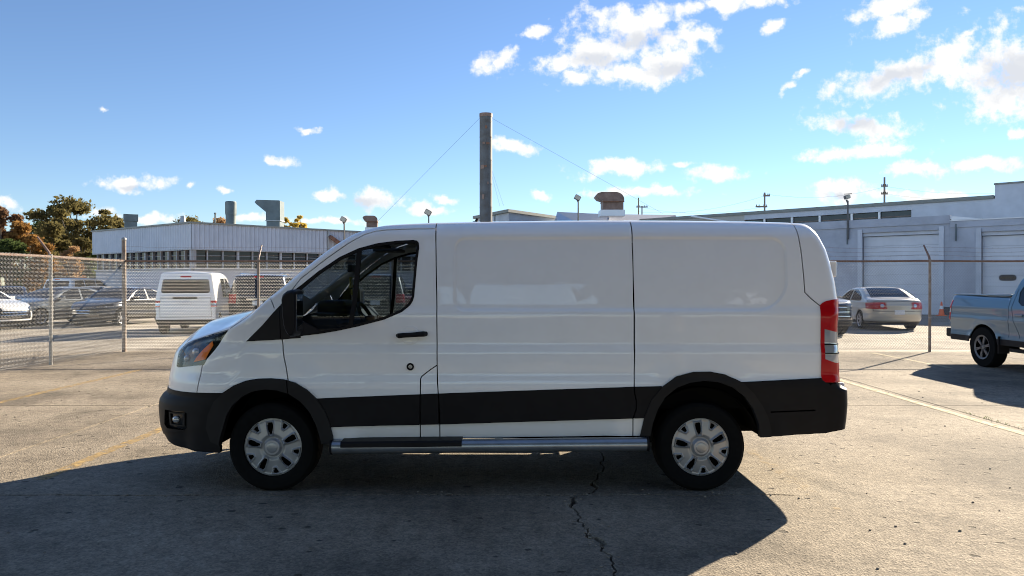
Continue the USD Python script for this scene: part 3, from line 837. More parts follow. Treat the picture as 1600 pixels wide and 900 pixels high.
VLF, VPF, VLR, VPR = 0.80, 2.5, 0.15, 2.6
nose_px = [(709, 322), (706, 303), (701, 287), (695, 270), (687, 259), (676, 254), (664, 250.8), (649, 249.5), (633, 249), (624, 250.5), (617, 255), (611, 262.5), (601, 264), (592, 264.5), (583, 266), (574, 267.5), (564, 270), (554, 273), (547, 276), (541, 278.5), (535, 281)]
nz = []
thq = np.linspace(0.02, np.pi / 2, 120)
for py, px in nose_px:
    lo, hi = -3.6, -2.3
    for _ in range(40):
        xm = (lo + hi) / 2
        xs = xm + VLF * (1 - np.sin(thq) ** (2 / VPF)); ys = VC - 0.97 * np.cos(thq) ** (2 / VPF)
        k = np.argmin(xs / ys)
        if xs[k] / ys[k] < (px - 800) / F:
            lo = xm
        else:
            hi = xm
    nz.append((EYE - (py - HY) * ys[k] / F, xm))
nz = sorted(nz)
xn_f = lin([(nz[0][0] - 0.3, nz[0][1] + 0.9)] + nz + [(nz[-1][0] + 0.15, nz[-1][1] + 0.05), (2.2, nz[-1][1] + 0.30)])
tail_px = [(353, 1275), (363, 1282), (390, 1290), (411, 1296), (441, 1302), (471, 1305.5), (510, 1307), (570, 1308.5), (597, 1309), (601, 1312), (605, 1320.5), (627, 1322), (650, 1321), (672, 1319)]
YT = 5.86
xr_f = lin([(EYE - (py - HY) * YT / F, (px - 800) * YT / F + (0.055 if 380 < py < 480 else 0.03)) for py, px in tail_px] + [(0.2, 2.60), (2.2, 2.36)])


def sidept(px, py):
    """a photo pixel on the near flank of the van -> (x, z) in the van's frame"""
    Y = 5.70
    for _ in range(6):
        x, z = (px - 800) * Y / F, EYE - (py - HY) * Y / F
        t = np.clip((x - xn_f(z)) / VLF, 0, 1)
        w = vW(x, z) * (1 - (1 - t) ** VPF + 1e-9) ** (1 / VPF)
        Y = VC - float(w)
    return x, z


def spoly(pts):
    return Polygon([sidept(*p) for p in pts]).buffer(0)


def sline(pts, w=0.0085):
    return LineString([sidept(*p) for p in pts]).buffer(w / 2, cap_style=2, join_style=2)


zt_px = [(277, 546), (282, 538), (290, 533), (300, 529), (330, 520), (358, 511.5), (380, 502), (400, 491), (422, 469.5), (446, 450.5), (470, 429.5), (500, 404), (530, 381.5), (560, 364), (581, 357), (605, 352), (650, 348.9), (680, 347.6),
         (760, 346), (960, 344.3), (1140, 345.4), (1200, 346.4), (1230, 347.4), (1262, 349.6), (1276, 353)]
ztp = [((px - 800) * 5.86 / F, EYE - (py - HY) * 5.86 / F) for px, py in zt_px]
ZTv = pchip(ztp)
hood_c = [((px - 800) * VC / F, EYE - (py - HY) * VC / F) for px, py in [(279, 541), (284, 529.5), (294.5, 519), (320, 507), (350, 495), (395, 484.5), (420, 479)]]
hc = lin(hood_c)


def ZCv(x):
    h = np.where(x < hood_c[-1][0], hc(x), hood_c[-1][1] + 0.10 * (x - hood_c[-1][0]))
    h = np.where(x > -1.55, 0, h)
    s = ZTv(np.minimum(x + 0.16, 2.3))
    s = np.where(x > -2.12, s, 0)
    return np.maximum(np.maximum(h, s), ZTv(x) + 0.012) + 0.03 * smooth01(x, -1.2, -0.6)


ZBv = lin([(-3.3, 0.30)] + [((px - 800) * 5.68 / F, EYE - (py - HY) * 5.68 / F) for px, py in [(300, 707), (342, 708), (520, 692), (640, 687), (1000, 681), (1186, 683), (1292, 677), (1319, 672)]])
RTv = lin([(-3.0, 0.05), (-2.4, 0.06), (-2.0, 0.05), (-1.3, 0.07), (-0.6, 0.13), (2.4, 0.13)])
S, under = loft(lambda z: xn_f(z), lambda z: xr_f(z), ZTv, ZCv, ZBv, vW, VLF, VPF, VLR, VPR, RTv, 420, 150, nf=44, nr=16, narc=9, ntop=12)
S = (S[0] + [0, 0, 0], S[1], S[2])


def vpart(name, S_, m, out=0.0, inn=0.012, parent=None, label=None, sides=(-1, 1)):
    """the near and far half of a cut surface become two parts"""
    made = []
    for sg in sides:
        q = side_of(S_, sg)
        if len(q[2]) == 0:
            continue
        made.append(obj(name, shift(shell(main_piece(q), out, inn), VO), m, parent if parent is not None else van, label=label))
    return made


def main_piece(S_):
    """drops slivers cut loose from a panel"""
    V, Nn, Fc = weld(S_)
    lab = trimesh.graph.connected_component_labels(trimesh.graph.face_adjacency(Fc), node_count=len(Fc))
    cnt = np.bincount(lab)
    return pick((V, Nn, Fc), cnt[lab] > 0.04 * cnt.max())


def vwhole(name, S_, m, out=0.0, inn=0.012, parent=None):
    return obj(name, shift(shell(S_, out, inn), VO), m, parent if parent is not None else van)


flank = lambda C, Nf: (np.abs(C[:, 1]) > 0.35)
# wheel openings
arch_f = spoly([(503, 712), (502, 690), (500, 683), (494, 663), (484, 643), (470, 627), (452, 615), (434, 609.5), (415, 608), (396, 611), (379, 619), (364, 633), (355, 648), (349, 668), (343, 690), (343, 712)])
arch_r = spoly([(1187, 695), (1187.7, 680), (1184.7, 660), (1176, 638), (1162.7, 619), (1145, 605.5), (1124.5, 597.6), (1101, 595), (1077.5, 598), (1057, 605.5), (1039, 620), (1027.6, 639), (1020, 660), (1016, 680), (1014, 700)])
for a in (arch_f, arch_r):
    _, S = split(S, a, filt=flank)
# black flares round them
fl_f = spoly([(323, 669), (326, 648), (335, 628), (349, 613), (366, 602), (385, 595), (405, 591.7), (424, 591), (444, 593), (462, 598), (480, 609), (495, 623), (507, 641), (515, 660), (520, 680), (522, 694), (400, 720), (330, 690)])
fl_r = spoly([(999.7, 682), (1007, 651), (1018.8, 623), (1035, 604), (1057, 588), (1083.4, 581), (1110, 580.6), (1133, 585), (1160, 598), (1177.4, 614), (1190.6, 633.4), (1199.4, 651), (1204.4, 671.6), (1205, 690), (1100, 760)])
ff, S = split(S, fl_f, filt=flank)
_, ff = split(ff, sline([(447, 580), (449, 600), (452, 625)], 0.007))
vpart('wheel_arch_trim', ff, 'flare_plastic', 0.020, 0.05)
fr, S = split(S, fl_r, filt=flank)
vpart('wheel_arch_trim', fr, 'flare_plastic', 0.020, 0.05)
# lights
hl = spoly([(281, 541.5), (290, 536.5), (303, 531), (317, 526.3), (335, 520.5), (357.5, 514.6), (349, 527), (342, 538.5), (333, 550), (324, 560), (318.5, 570.3), (300, 572), (279, 574.2), (275.5, 572.5), (277.5, 556)])
amb = spoly([(330, 533.5), (331.5, 540), (325, 551), (319, 562), (300.5, 566.5), (305, 559), (316, 546)])
hh, S = split(S, hl, filt=lambda C, Nf: (np.abs(C[:, 1]) > 0.2) & (C[:, 0] < -2))
for sg in (-1, 1):
    q = side_of(hh, sg)
    lamp = obj('headlight', shift(shell((q[0] - q[1] * 0.028, q[1], q[2]), 0, -0.028), VO), 'gloss_black', van)
    a_in, _ = split((q[0] - q[1] * 0.022, q[1], q[2]), amb)
    obj('turn_signal', shift(shell(a_in, 0.003, 0.0), VO), 'amber', lamp)
    for (px, py, r) in ((289, 560, 0.026), (303, 549, 0.034)):
        x, z = sidept(px, py)
        k = np.argmin(np.hypot(q[0][:, 0] - x, q[0][:, 2] - z))
        c, n = q[0][k], q[1][k]
        m = trimesh.creation.icosphere(2, r); m.vertices *= [1, 0.75, 1]
        m.apply_translation(c - n * (r * 0.75 + 0.004)); obj('reflector_bowl', move(m, VO), 'clear_lens', lamp)
    obj('lamp_cover', shift(q, VO), 'lens_glass', lamp)
tl = spoly([(1281, 477), (1285, 473), (1291, 470.2), (1303, 467.8), (1340, 466), (1340, 598), (1306, 597.5), (1290, 597.5), (1285, 594), (1283.3, 589)])
clr = spoly([(1288, 514), (1305, 518.5), (1330, 520), (1330, 569), (1305.5, 567), (1289, 561)])
tt, S = split(S, tl, filt=lambda C, Nf: (C[:, 0] > 2.2) & (np.abs(C[:, 1]) > 0.66))
tclr, tred = split(tt, clr)
for sg in (-1, 1):
    t_ = obj('tail_light', shift(shell(side_of(tred, sg), 0.008, 0.02), VO), 'red_lens', van)
    obj('reversing_lamp', shift(shell(side_of(tclr, sg), 0.006, 0.02), VO), 'clear_lens', t_)
    q = side_of(tclr, sg)
    for f in (0.3, 0.55):
        z0, z1 = q[0][:, 2].min(), q[0][:, 2].max()
        z = z0 + (z1 - z0) * f
        band, _ = split(q, sbox(1.5, z - 0.004, 3.2, z + 0.004))
        obj('lamp_rib', shift(shell(band, 0.011, 0.0), VO), 'gloss_black', t_)
# front bumper and its fog lamps
bump_f = spoly([(240, 613), (262, 611.5), (300, 613.2), (349, 614.2), (349, 613), (335, 628), (326, 648), (323, 669), (330, 690), (349, 700), (349, 720), (240, 720)])
nosecap = bump_f.union(sbox(-3.6, 0.1, -2.30, sidept(300, 613.2)[1]).intersection(sbox(-3.6, 0.1, sidept(326, 640)[0], 2)))
bb, S = split(S, nosecap, filt=lambda C, Nf: C[:, 0] < -2.0)
low, bb = split(bb, spoly([(236, 684), (262, 676), (300, 671), (323, 671), (349, 671), (352, 720), (236, 720)]))
fog = spoly([(259, 641), (287, 643.5), (291, 646), (291, 668), (288, 671), (262, 668), (258, 662)]).buffer(0.004)
fg, bb = split(bb, fog, filt=lambda C, Nf: np.abs(C[:, 1]) > 0.25)
vwhole('front_bumper', bb, 'black_plastic', 0.006, 0.04)
vwhole('lower_air_dam', low, 'black_plastic', 0.0, 0.04)
for sg in (-1, 1):
    q = side_of(fg, sg)
    bez = obj('fog_lamp_bezel', shift(shell((q[0] - q[1] * 0.022, q[1], q[2]), 0, -0.030), VO), 'gloss_black', van)
    inn, _ = split((q[0] - q[1] * 0.014, q[1], q[2]), spoly([(265, 646.5), (283, 648.5), (284, 664), (266, 662)]))
    rim_, _ = split((q[0] - q[1] * 0.016, q[1], q[2]), spoly([(262, 644), (287, 646), (287, 667), (264, 665)]).difference(spoly([(264.5, 646.3), (284, 648.5), (284, 665), (266, 662.5)])))
    obj('bezel_frame', shift(shell(rim_, 0.006, 0.0), VO), 'flare_plastic', bez)
    x, z = sidept(274, 656); k = np.argmin(np.hypot(q[0][:, 0] - x, q[0][:, 2] - z))
    m = trimesh.creation.icosphere(2, 0.030); m.vertices *= [1, 0.6, 0.9]
    m.apply_translation(q[0][k] - q[1][k] * 0.012); obj('fog_lamp', move(m, VO), 'clear_lens', bez)
# grille opening at the nose
gr, S = split(S, sbox(-0.52, 0.88, 0.52, 1.10), ax=(1, 2), filt=lambda C, Nf: (C[:, 0] < -2.4) & (Nf[:, 0] < -0.3))
gp = vwhole('grille', (gr[0] - gr[1] * 0.02, gr[1], gr[2]), 'gloss_black', 0, -0.02)
for z in (0.92, 0.97, 1.02, 1.06):
    bar, _ = split(gr, sbox(-0.5, z - 0.008, 0.5, z + 0.008), ax=(1, 2))
    obj('grille_bar', shift(shell(bar, -0.004, 0.012), VO), 'flare_plastic', gp)
# rear bumper
rb = spoly([(1296, 604), (1300, 599.5), (1345, 599.5), (1345, 690), (1290, 690), (1295, 674)])
rbp, S = split(S, rb, filt=lambda C, Nf: C[:, 0] > 2.1)
vwhole('rear_bumper', rbp, 'black_plastic', 0.006, 0.04)
# black cladding along the flank
clad = spoly([(490, 622.9), (500, 622.4), (700, 614.3), (990, 604.4), (1034, 603.3), (1034, 650), (1004, 653.5), (990, 654), (687, 663), (520, 667.3), (505, 667.6)])
seams_v = [[(656.8, 600), (656.8, 694)], [(682.5, 560), (684, 605), (687, 640), (687.3, 694)], [(991, 560), (991, 612), (994, 625), (994, 640), (989.3, 652), (989, 694)]]
gaps = shapely.union_all([sline(s) for s in seams_v])
cl, S = split(S, clad, filt=flank)
_, cl = split(cl, gaps)
for a, b in ((440, 657), (657, 685), (685, 991.5), (991.5, 1040)):
    q, _ = split(cl, sbox(sidept(a, 640)[0], 0.3, sidept(b, 640)[0], 1.0))
    vpart('side_moulding', q, 'black_plastic', 0.010, 0.02)
clad2 = spoly([(1150, 597.3), (1166, 596.7), (1283, 590.8), (1290, 598), (1297, 600), (1296, 605), (1295, 690), (1186, 690), (1203, 672), (1199, 651), (1190, 633), (1177, 614)])
cl, S = split(S, clad2, filt=lambda C, Nf: (np.abs(C[:, 1]) > 0.35) & (C[:, 0] > 1.4))
_, cl = split(cl, sline([(1204, 643.9), (1274, 640.8)], 0.011))
vpart('rear_quarter_moulding', cl, 'black_plastic', 0.010, 0.02)
# black sail panel in front of the door window
sail = spoly([(384.5, 533.5), (394, 524), (410, 508), (443, 471), (452, 459), (470, 446), (500, 422), (500, 440), (470, 470), (470, 528), (440, 530.5)])
glass_o = spoly([(464, 452), (480, 438.5), (500, 422.3), (530, 402), (560, 388), (590, 380), (620, 376.2), (646, 375), (651.5, 376), (654.5, 379.5), (655, 388), (652, 410), (649.3, 440), (647, 464), (645, 470.5), (641, 477), (628, 487.5), (600, 499.5), (560, 510), (530, 516.5), (500, 521.6), (468, 525.5), (462, 526)])
glass_i = glass_o.buffer(-0.020, join_style=1)
divider = LineString([sidept(562, 383), sidept(554, 470), sidept(546, 520)]).buffer(0.017, cap_style=2)
pane_f = glass_i.difference(divider)
gl, S = split(S, glass_o, filt=lambda C, Nf: np.abs(C[:, 1]) > 0.5)
panes, border = split(gl, pane_f)
sa, S = split(S, sail, filt=flank)
_, sa = split(sa, sline([(437.5, 470), (438.5, 534)], 0.006))
vpart('sail_panel', sa, 'flare_plastic', 0.004, 0.02)
# seams that part the body panels
seams = [
    [(440.5, 528), (443.5, 558), (447, 575), (449.5, 592), (452, 612)],                                             # fender to door
    [(443, 470), (470, 435.5), (509, 405), (545, 379.8), (569, 366.4), (587, 361), (605, 359), (650, 357.3), (682, 357)],      # door top
    [(680.5, 346), (681.5, 400), (682.5, 480), (683, 570), (683.5, 600), (687, 640), (687.3, 694)],                # door rear edge
    [(683, 570.5), (672, 578), (659, 588), (657, 592), (656.8, 625), (656.8, 694)],                                # filler flap
    [(986.7, 345), (988.5, 400), (990.5, 470), (991.5, 540), (991, 612), (989.3, 652), (989, 694)],
    [(1243, 347), (1247.5, 370), (1251.5, 392), (1255.5, 429), (1257.6, 457), (1268, 467), (1281, 477.5)],
    [(359, 513.5), (372, 504), (383, 495.5), (397, 482)],                                                          # hood edge
    [(422, 466), (424, 470), (428.5, 482)],
    [(316, 570), (312, 590), (307, 614)],
]
gaps = shapely.union_all([sline(s) for s in seams])
_, S = split(S, gaps, filt=lambda C, Nf: (np.abs(C[:, 1]) > 0.62) | (C[:, 0] < -2.2))
# windscreen and rear windows
wind = Polygon([(-2.00, -0.66), (-1.86, -0.72), (-1.5, -0.745), (-1.12, -0.735), (-1.06, -0.70), (-1.06, 0.70), (-1.12, 0.735), (-1.5, 0.745), (-1.86, 0.72), (-2.00, 0.66)])
ws, S = split(S, wind, ax=(0, 1), filt=lambda C, Nf: (C[:, 2] > 1.25) & (Nf[:, 2] > 0.15) & (np.abs(C[:, 1]) < 0.80))
vwhole('windscreen', ws, 'window_glass', 0.0, 0.004)
rear_f = lambda C, Nf: (Nf[:, 0] > 0.6) & (C[:, 0] > 2.0)
for sg in (-1, 1):
    rw, S = split(S, sbox(min(sg * 0.10, sg * 0.70), 1.36, max(sg * 0.10, sg * 0.70), 1.86).buffer(-0.05).buffer(0.05), ax=(1, 2), filt=rear_f)
    obj('rear_window', shift(shell(rw, 0, 0.01), VO), 'car_glass', van)
_, S = split(S, sbox(-0.004, 0.5, 0.004, 1.98), ax=(1, 2), filt=rear_f)
# white panels, cut apart by the seams: each goes to the part whose area it lies in
dsill = sidept(600, 668)[1]
areas = [
    ('fuel_filler_flap', Polygon([sidept(*p) for p in [(683, 571), (657, 591), (657, 700), (687, 700), (687, 640)]]), flank),
    ('front_fender', Polygon([sidept(*p) for p in [(359, 513), (397, 482), (421, 466), (428, 481), (443, 470), (440.5, 528), (449, 592), (452, 612), (452, 720), (306, 720), (307, 614), (316, 570)]]), lambda C, Nf: np.abs(C[:, 1]) > 0.5),
    ('front_door', Polygon([sidept(*p) for p in [(440.5, 528), (443, 469.5), (470, 435), (509, 404.5), (545, 379.5), (569, 366), (605, 358.7), (682, 356.7), (683, 570), (657, 591), (657, 710), (480, 710), (449, 592)]]), lambda C, Nf: np.abs(C[:, 1]) > 0.55),
    ('cargo_side_panel', Polygon([sidept(*p) for p in [(681.5, 362), (683, 570), (687, 640), (687.3, 700), (989, 700), (991, 612), (987.5, 362)]]), flank),
    ('rear_quarter_panel', Polygon([sidept(*p) for p in [(987.5, 362), (991, 612), (989, 700), (1290, 700), (1290, 590), (1281, 477), (1257.6, 457), (1255, 429), (1246, 362)]]), flank),
]
nosepoly = Polygon([sidept(*p) for p in [(230, 640), (306, 640), (307, 614), (316, 570), (340, 560), (359, 513), (300, 525), (230, 560)]])
zs = sidept(700, 640)[1]
for a, b in ((505, 656.8), (657, 687), (687.5, 989), (989.5, 1040)):
    q, S = split(S, sbox(sidept(a, 670)[0], 0.2, sidept(b, 660)[0], zs), filt=flank)
    vpart('sill_panel', q, 'white_paint', 0.0, 0.014)
for name, poly, fl in areas:
    q, S = split(S, poly, filt=fl)
    made = vpart(name, q, 'white_paint', 0.0, 0.014)
    if name == 'front_door':
        doors = made
q, S = split(S, sbox(-3.4, 0.3, sidept(316, 572)[0], 1.03), filt=lambda C, Nf: C[:, 0] < -2.2)
vwhole('nose_panel', q, 'white_paint', 0, 0.014)
q, S = split(S, sbox(2.0, -1.2, 3.0, 1.2), ax=(0, 1), filt=lambda C, Nf: (Nf[:, 0] > 0.75) & (C[:, 2] < 2.0))
for sg in (-1, 1):
    obj('rear_door', shift(shell(side_of(q, sg), 0, 0.014), VO), 'white_paint', van)
q, S = split(S, sbox(-3.4, -1.2, -1.93, 1.2), ax=(0, 1), filt=lambda C, Nf: (Nf[:, 2] > 0.25) & (C[:, 0] < -1.93))
vwhole('hood', q, 'white_paint', 0, 0.012)
q, S = split(S, Polygon([sidept(*p) for p in [(1242, 346), (1246, 364), (1251, 390), (1255.5, 429), (1257.6, 457), (1281, 478), (1285, 610), (1345, 610), (1345, 360), (1290, 346)]]), filt=lambda C, Nf: (np.abs(C[:, 1]) > 0.45) & (C[:, 2] < 2.06))
vpart('corner_pillar', q, 'white_paint', 0, 0.014)
q, S = split(S, sbox(-1.0, -1.2, 2.8, 1.2), ax=(0, 1))
vwhole('roof', q, 'white_paint', 0, 0.014)
vwhole('windscreen_surround', S, 'white_paint', 0, 0.014)
# side window: panes and black frame belong to the door
for k, sg in enumerate((-1, 1)):
    q = side_of(panes, sg)
    for (a, b) in ((-3, sidept(553, 470)[0]), (sidept(553, 470)[0], 3)):
        pn, _ = split(q, sbox(a, 0.5, b, 2.2))
        obj('window_pane', shift((pn[0] - pn[1] * 0.006, pn[1], pn[2]), VO), 'window_glass', doors[k])
    obj('window_frame', shift(shell(side_of(border, sg), 0.002, 0.03), VO), 'black_plastic', doors[k])
    # handle over its cup, lock
    hx0, hz0 = sidept(619, 524.3); hx1, hz1 = sidept(667, 521.5)
    yy = sg * (float(vW((hx0 + hx1) / 2, hz0)) + 0.020)
    cap = trimesh.creation.capsule(height=1, radius=1, count=[16, 10])
    hd = tube([(hx0 + 0.012, yy - sg * 0.022, hz0), (hx0 + 0.022, yy, hz0), ((hx0 + hx1) / 2, yy + sg * 0.004, (hz0 + hz1) / 2), (hx1 - 0.022, yy, hz1), (hx1 - 0.006, yy - sg * 0.022, hz1)], [0.016, 0.020, 0.018, 0.022, 0.018], 10)
    obj('door_handle', move(hd, VO), 'black_plastic', doors[k])
    cx, cz = sidept(641, 524)
    cup = lathe_y([(0.0, 0.0005), (0.050, 0.001), (0.066, 0.0025), (0.071, 0.001), (0.072, -0.002)], 32)
    if sg < 0:
        cup.apply_transform(np.diag([1, -1, 1, 1.0])); cup.invert()
    obj('handle_cup', move(cup, VO + [cx, sg * (float(vW(cx, cz)) + 0.001), cz]), 'white_paint', doors[k])
    cx, cz = sidept(641, 573)
    lk = lathe_y([(0.0, -0.012), (0.012, -0.010), (0.016, 0.004), (0.026, 0.006), (0.029, 0.0), (0.029, -0.006)], 24)
    if sg < 0:
        lk.apply_transform(np.diag([1, -1, 1, 1.0])); lk.invert()
    obj('door_lock', move(lk, VO + [cx, sg * (float(vW(cx, cz)) + 0.002), cz]), 'black_plastic', doors[k])
    obj('lock_barrel', move(lathe_y([(0, 0.004), (0.0105, 0.003), (0.0105, -0.004)] if sg > 0 else [(0, -0.004), (0.0105, -0.003), (0.0105, 0.004)], 16), VO + [cx, sg * (float(vW(cx, cz)) + 0.004), cz]), 'steel', doors[k])

# door mirror on its arm
for sg in (-1, 1):
    ym = VC - 5.50
    def mp(px, py, y):
        return np.array([(px - 800) * (VC - ym) / F, sg * y, EYE - (py - HY) * (VC - ym) / F])
    pts = []
    for y, grow in ((ym - 0.11, -2.0), (ym - 0.085, 0.0), (ym + 0.06, 0.0), (ym + 0.095, -2.0), (ym + 0.11, -5.0)):
        for px, py in [(445, 466), (447, 459), (453, 454), (463, 452), (467, 455), (468, 470), (468, 500), (467, 519), (463, 525), (457, 525), (452, 519), (448, 508), (445.5, 490)]:
            c = np.array([457, 489]); q = np.array([px, py]); q = q + (q - c) / np.linalg.norm(q - c) * grow
            pts.append(mp(q[0], q[1], y))
    hs = hull(pts)
    mir = obj('door_mirror', move(hs, VO), 'black_plastic', van, smooth=40)
    arm = hull([mp(px, py, y) for px, py, y in [(462, 500, ym - 0.10), (462, 524, ym - 0.10), (470, 506, ym - 0.12), (470, 524, ym - 0.12), (486, 516, ym - 0.20), (488, 523, ym - 0.20), (492, 521, ym - 0.21), (464, 505, ym - 0.2), (464, 524, ym - 0.2)]])
    obj('mirror_arm', move(arm, VO), 'black_plastic', mir, smooth=40)
    g = [mp(468.4, 460, ym - 0.08), mp(468.4, 516, ym - 0.08), mp(468.4, 516, ym + 0.075), mp(468.4, 460, ym + 0.075)]
    obj('mirror_glass', move(hull(g + [p - [0.004, 0, 0] for p in g]), VO), 'mirror_glass', mir, smooth=False)

# wheels
R_T = 0.345
tyre_prof = [(0.222, -0.095), (0.228, -0.108), (0.245, -0.112), (0.285, -0.119), (0.315, -0.115), (0.333, -0.100), (0.341, -0.084), (R_T, -0.070), (R_T, -0.062), (0.337, -0.060), (0.337, -0.052), (R_T, -0.050), (R_T, -0.018), (0.336, -0.016), (0.336, -0.008), (R_T, -0.006),
             (R_T, 0.03), (0.336, 0.032), (0.336, 0.04), (R_T, 0.042), (R_T, 0.07), (0.341, 0.084), (0.315, 0.115), (0.285, 0.119), (0.222, 0.095)]


def hubcap():
    """dished cover: ten openings, raised spokes between them (faces -y, radius 0.226)"""
    R = 0.226
    nr_, na = 60, 320
    rr = np.linspace(0.0, R, nr_); aa = np.arange(na) * 2 * np.pi / na
    rg, ag = np.meshgrid(rr, aa, indexing='ij')

    def slots(r, a):
        best_o = np.full(r.shape, 9.0); best_n = np.full(r.shape, 9.0)
        for k in range(5):
            a0 = np.radians(97 + 72 * k); da = (a - a0 + np.pi) % (2 * np.pi) - np.pi
            u, v = r * np.cos(da), r * np.sin(da)
            w = 0.013 + 0.012 * np.clip((u - 0.095) / 0.075, 0, 1)
            d = np.maximum(np.abs(u - 0.144) - 0.050, np.abs(v) - w)
            best_o = np.where(np.abs(da) < np.pi / 2, np.minimum(best_o, d), best_o)
            a1 = a0 + np.radians(36); da = (a - a1 + np.pi) % (2 * np.pi) - np.pi
            u, v = r * np.cos(da), r * np.sin(da)
            w = 0.006 + 0.024 * np.clip((u - 0.150) / 0.05, 0, 1)
            d = np.maximum(np.abs(u - 0.181) - 0.023, np.abs(v) - w)
            best_n = np.where(np.abs(da) < np.pi / 2, np.minimum(best_n, d), best_n)
        return best_o, best_n
    so, sn = slots(rg, ag)
    y = 0.022 * (1 - (rg / R) ** 2)
    y = y + 0.017 * np.exp(-np.clip(so, 0, 1) ** 2 / 0.007 ** 2) * (so > 0) + 0.013 * np.exp(-np.clip(sn, 0, 1) ** 2 / 0.006 ** 2) * (sn > 0)
    y = y - 0.012 * smooth01(rg, 0.062, 0.072) * (1 - smooth01(rg, 0.072, 0.105)) + 0.010 * (rg < 0.058)
    y = y * (1 - 0.8 * smooth01(rg, 0.212, R)) + 0.004 * smooth01(rg, 0.20, 0.212)
    V = np.stack([rg * np.cos(ag), -y, rg * np.sin(ag)], -1).reshape(-1, 3)
    i, j = np.meshgrid(np.arange(nr_ - 1), np.arange(na), indexing='ij')
    q = np.stack([i * na + j, i * na + (j + 1) % na, (i + 1) * na + (j + 1) % na, (i + 1) * na + j], -1).reshape(-1, 4)
    t = trimesh.Trimesh(V, np.vstack([q[:, :3], q[:, [0, 2, 3]]]), process=False)
    Vn = np.zeros_like(V); fn = np.cross(V[t.faces[:, 1]] - V[t.faces[:, 0]], V[t.faces[:, 2]] - V[t.faces[:, 0]])
    for k in range(3):
        np.add.at(Vn, t.faces[:, k], fn)
    Vn /= np.linalg.norm(Vn, axis=1, keepdims=True) + 1e-12
    Fc = np.array(t.faces)
    if Vn[na * 10:, 1].mean() > 0:
        Fc = Fc[:, [0, 2, 1]]; Vn = -Vn
    S_ = (V, Vn, Fc)
    for k in range(5):
        a0 = np.radians(97 + 72 * k); c, s = np.cos(a0), np.sin(a0)
        h1 = Polygon([(u * c - v * s, u * s + v * c) for u, v in [(0.100, -0.009), (0.140, -0.019), (0.172, -0.022), (0.190, -0.017), (0.190, 0.017), (0.172, 0.022), (0.140, 0.019), (0.100, 0.009)]]).buffer(-0.006).buffer(0.006)
        _, S_ = split(S_, h1)
        a0 += np.radians(36); c, s = np.cos(a0), np.sin(a0)
        h2 = Polygon([(u * c - v * s, u * s + v * c) for u, v in [(0.164, -0.009), (0.199, -0.021), (0.203, 0.0), (0.199, 0.021), (0.164, 0.009)]]).buffer(-0.004).buffer(0.004)
        _, S_ = split(S_, h2)
    return shell(S_, 0.0, 0.018)


cover = hubcap()
for (cx, cz) in VAN_WC:
    for sg in (-1, 1):
        yc = sg * 0.865
        ty = obj('wheel', move(lathe_y(tyre_prof, 72), VO + [cx, yc, 0.338]), 'rubber', van, smooth=25)
        c2 = cover
        V_, N_, F_ = cover
        if sg > 0:
            V_, N_, F_ = V_ * [1, -1, 1], N_ * [1, -1, 1], F_[:, [0, 2, 1]]
        obj('wheel_cover', (V_ + VO + [cx, yc + sg * 0.088, 0.338], N_, F_), 'hub_silver', ty)
        obj('brake_disc', move(lathe_y([(0.0, sg * 0.05), (0.215, sg * 0.05), (0.222, sg * 0.09), (0.222, -sg * 0.09), (0, -sg * 0.09)], 40), VO + [cx, yc, 0.338]), 'dark_under', ty)
        em = lathe_y([(0, -0.003), (0.034, -0.0025), (0.040, 0.0), (0.040, 0.004)], 28)
        if sg > 0:
            em.apply_transform(np.diag([1, -1, 1, 1.0])); em.invert()
        obj('hub_emblem', move(em, VO + [cx, yc + sg * (0.088 + 0.033), 0.338]), 'steel', ty)
    # inside of the wheel house
    ang = np.linspace(0.20, np.pi - 0.02, 30)
    prof = [(cx + 0.46 * np.cos(a), 0.338 + 0.46 * np.sin(a)) for a in ang]
    for sg in (-1, 1):
        A = np.array([(x, sg * 0.955, z) for x, z in prof] + [(x, sg * 0.50, z) for x, z in prof])
        n = len(prof)
        Fc = [(k, k + 1, n + k + 1) for k in range(n - 1)] + [(k, n + k + 1, n + k) for k in range(n - 1)]
        cap_ = Polygon(prof)
        wall = trimesh.creation.extrude_polygon(cap_, 0.02, engine='earcut')
        wall.apply_transform(np.array([[1, 0, 0, 0], [0, 0, -1, 0], [0, 1, 0, 0], [0, 0, 0, 1.0]])); wall.apply_translation((0, sg * 0.50, 0))
        obj('wheel_house', move(cat([trimesh.Trimesh(A, Fc, process=False), wall]), VO), 'dark_under', van)
# floor, chassis and load space bulkhead, dark
ux = [-2.42, -2.28, -1.35, 0.95, 1.0, 1.92, 2.5]
chassis = [bx(-2.75, -2.33, -0.70, 0.70, 0.32, 0.60), bx(-1.36, 0.98, -0.93, 0.93, 0.40, 0.52), bx(-2.5, 2.5, -0.45, 0.45, 0.36, 0.60), bx(1.92, 2.52, -0.88, 0.88, 0.46, 0.60), bx(-2.30, 2.0, -0.47, 0.47, 0.50, 0.75), bx(0.3, 1.0, 0.1, 0.45, 0.22, 0.40)]
obj('underbody', move(cat(chassis), VO), 'dark_under', van, smooth=False)
for (cx, cz) in VAN_WC:
    obj('axle', move(tube([(cx, -0.80, 0.338), (cx, 0.80, 0.338)], 0.055, 12), VO), 'dark_under', van)
obj('exhaust_pipe', move(tube([(-0.4, 0.3, 0.30), (0.6, 0.35, 0.29), (1.1, 0.45, 0.42), (2.2, 0.5, 0.40)], 0.03, 10), VO), 'dark_under', van)
bulk = trimesh.creation.extrude_polygon(Polygon([(-0.90, 0.52), (0.90, 0.52), (0.91, 1.3), (0.84, 1.90), (0.74, 2.03), (-0.74, 2.03), (-0.84, 1.90), (-0.91, 1.3)]), 0.02, engine='earcut')
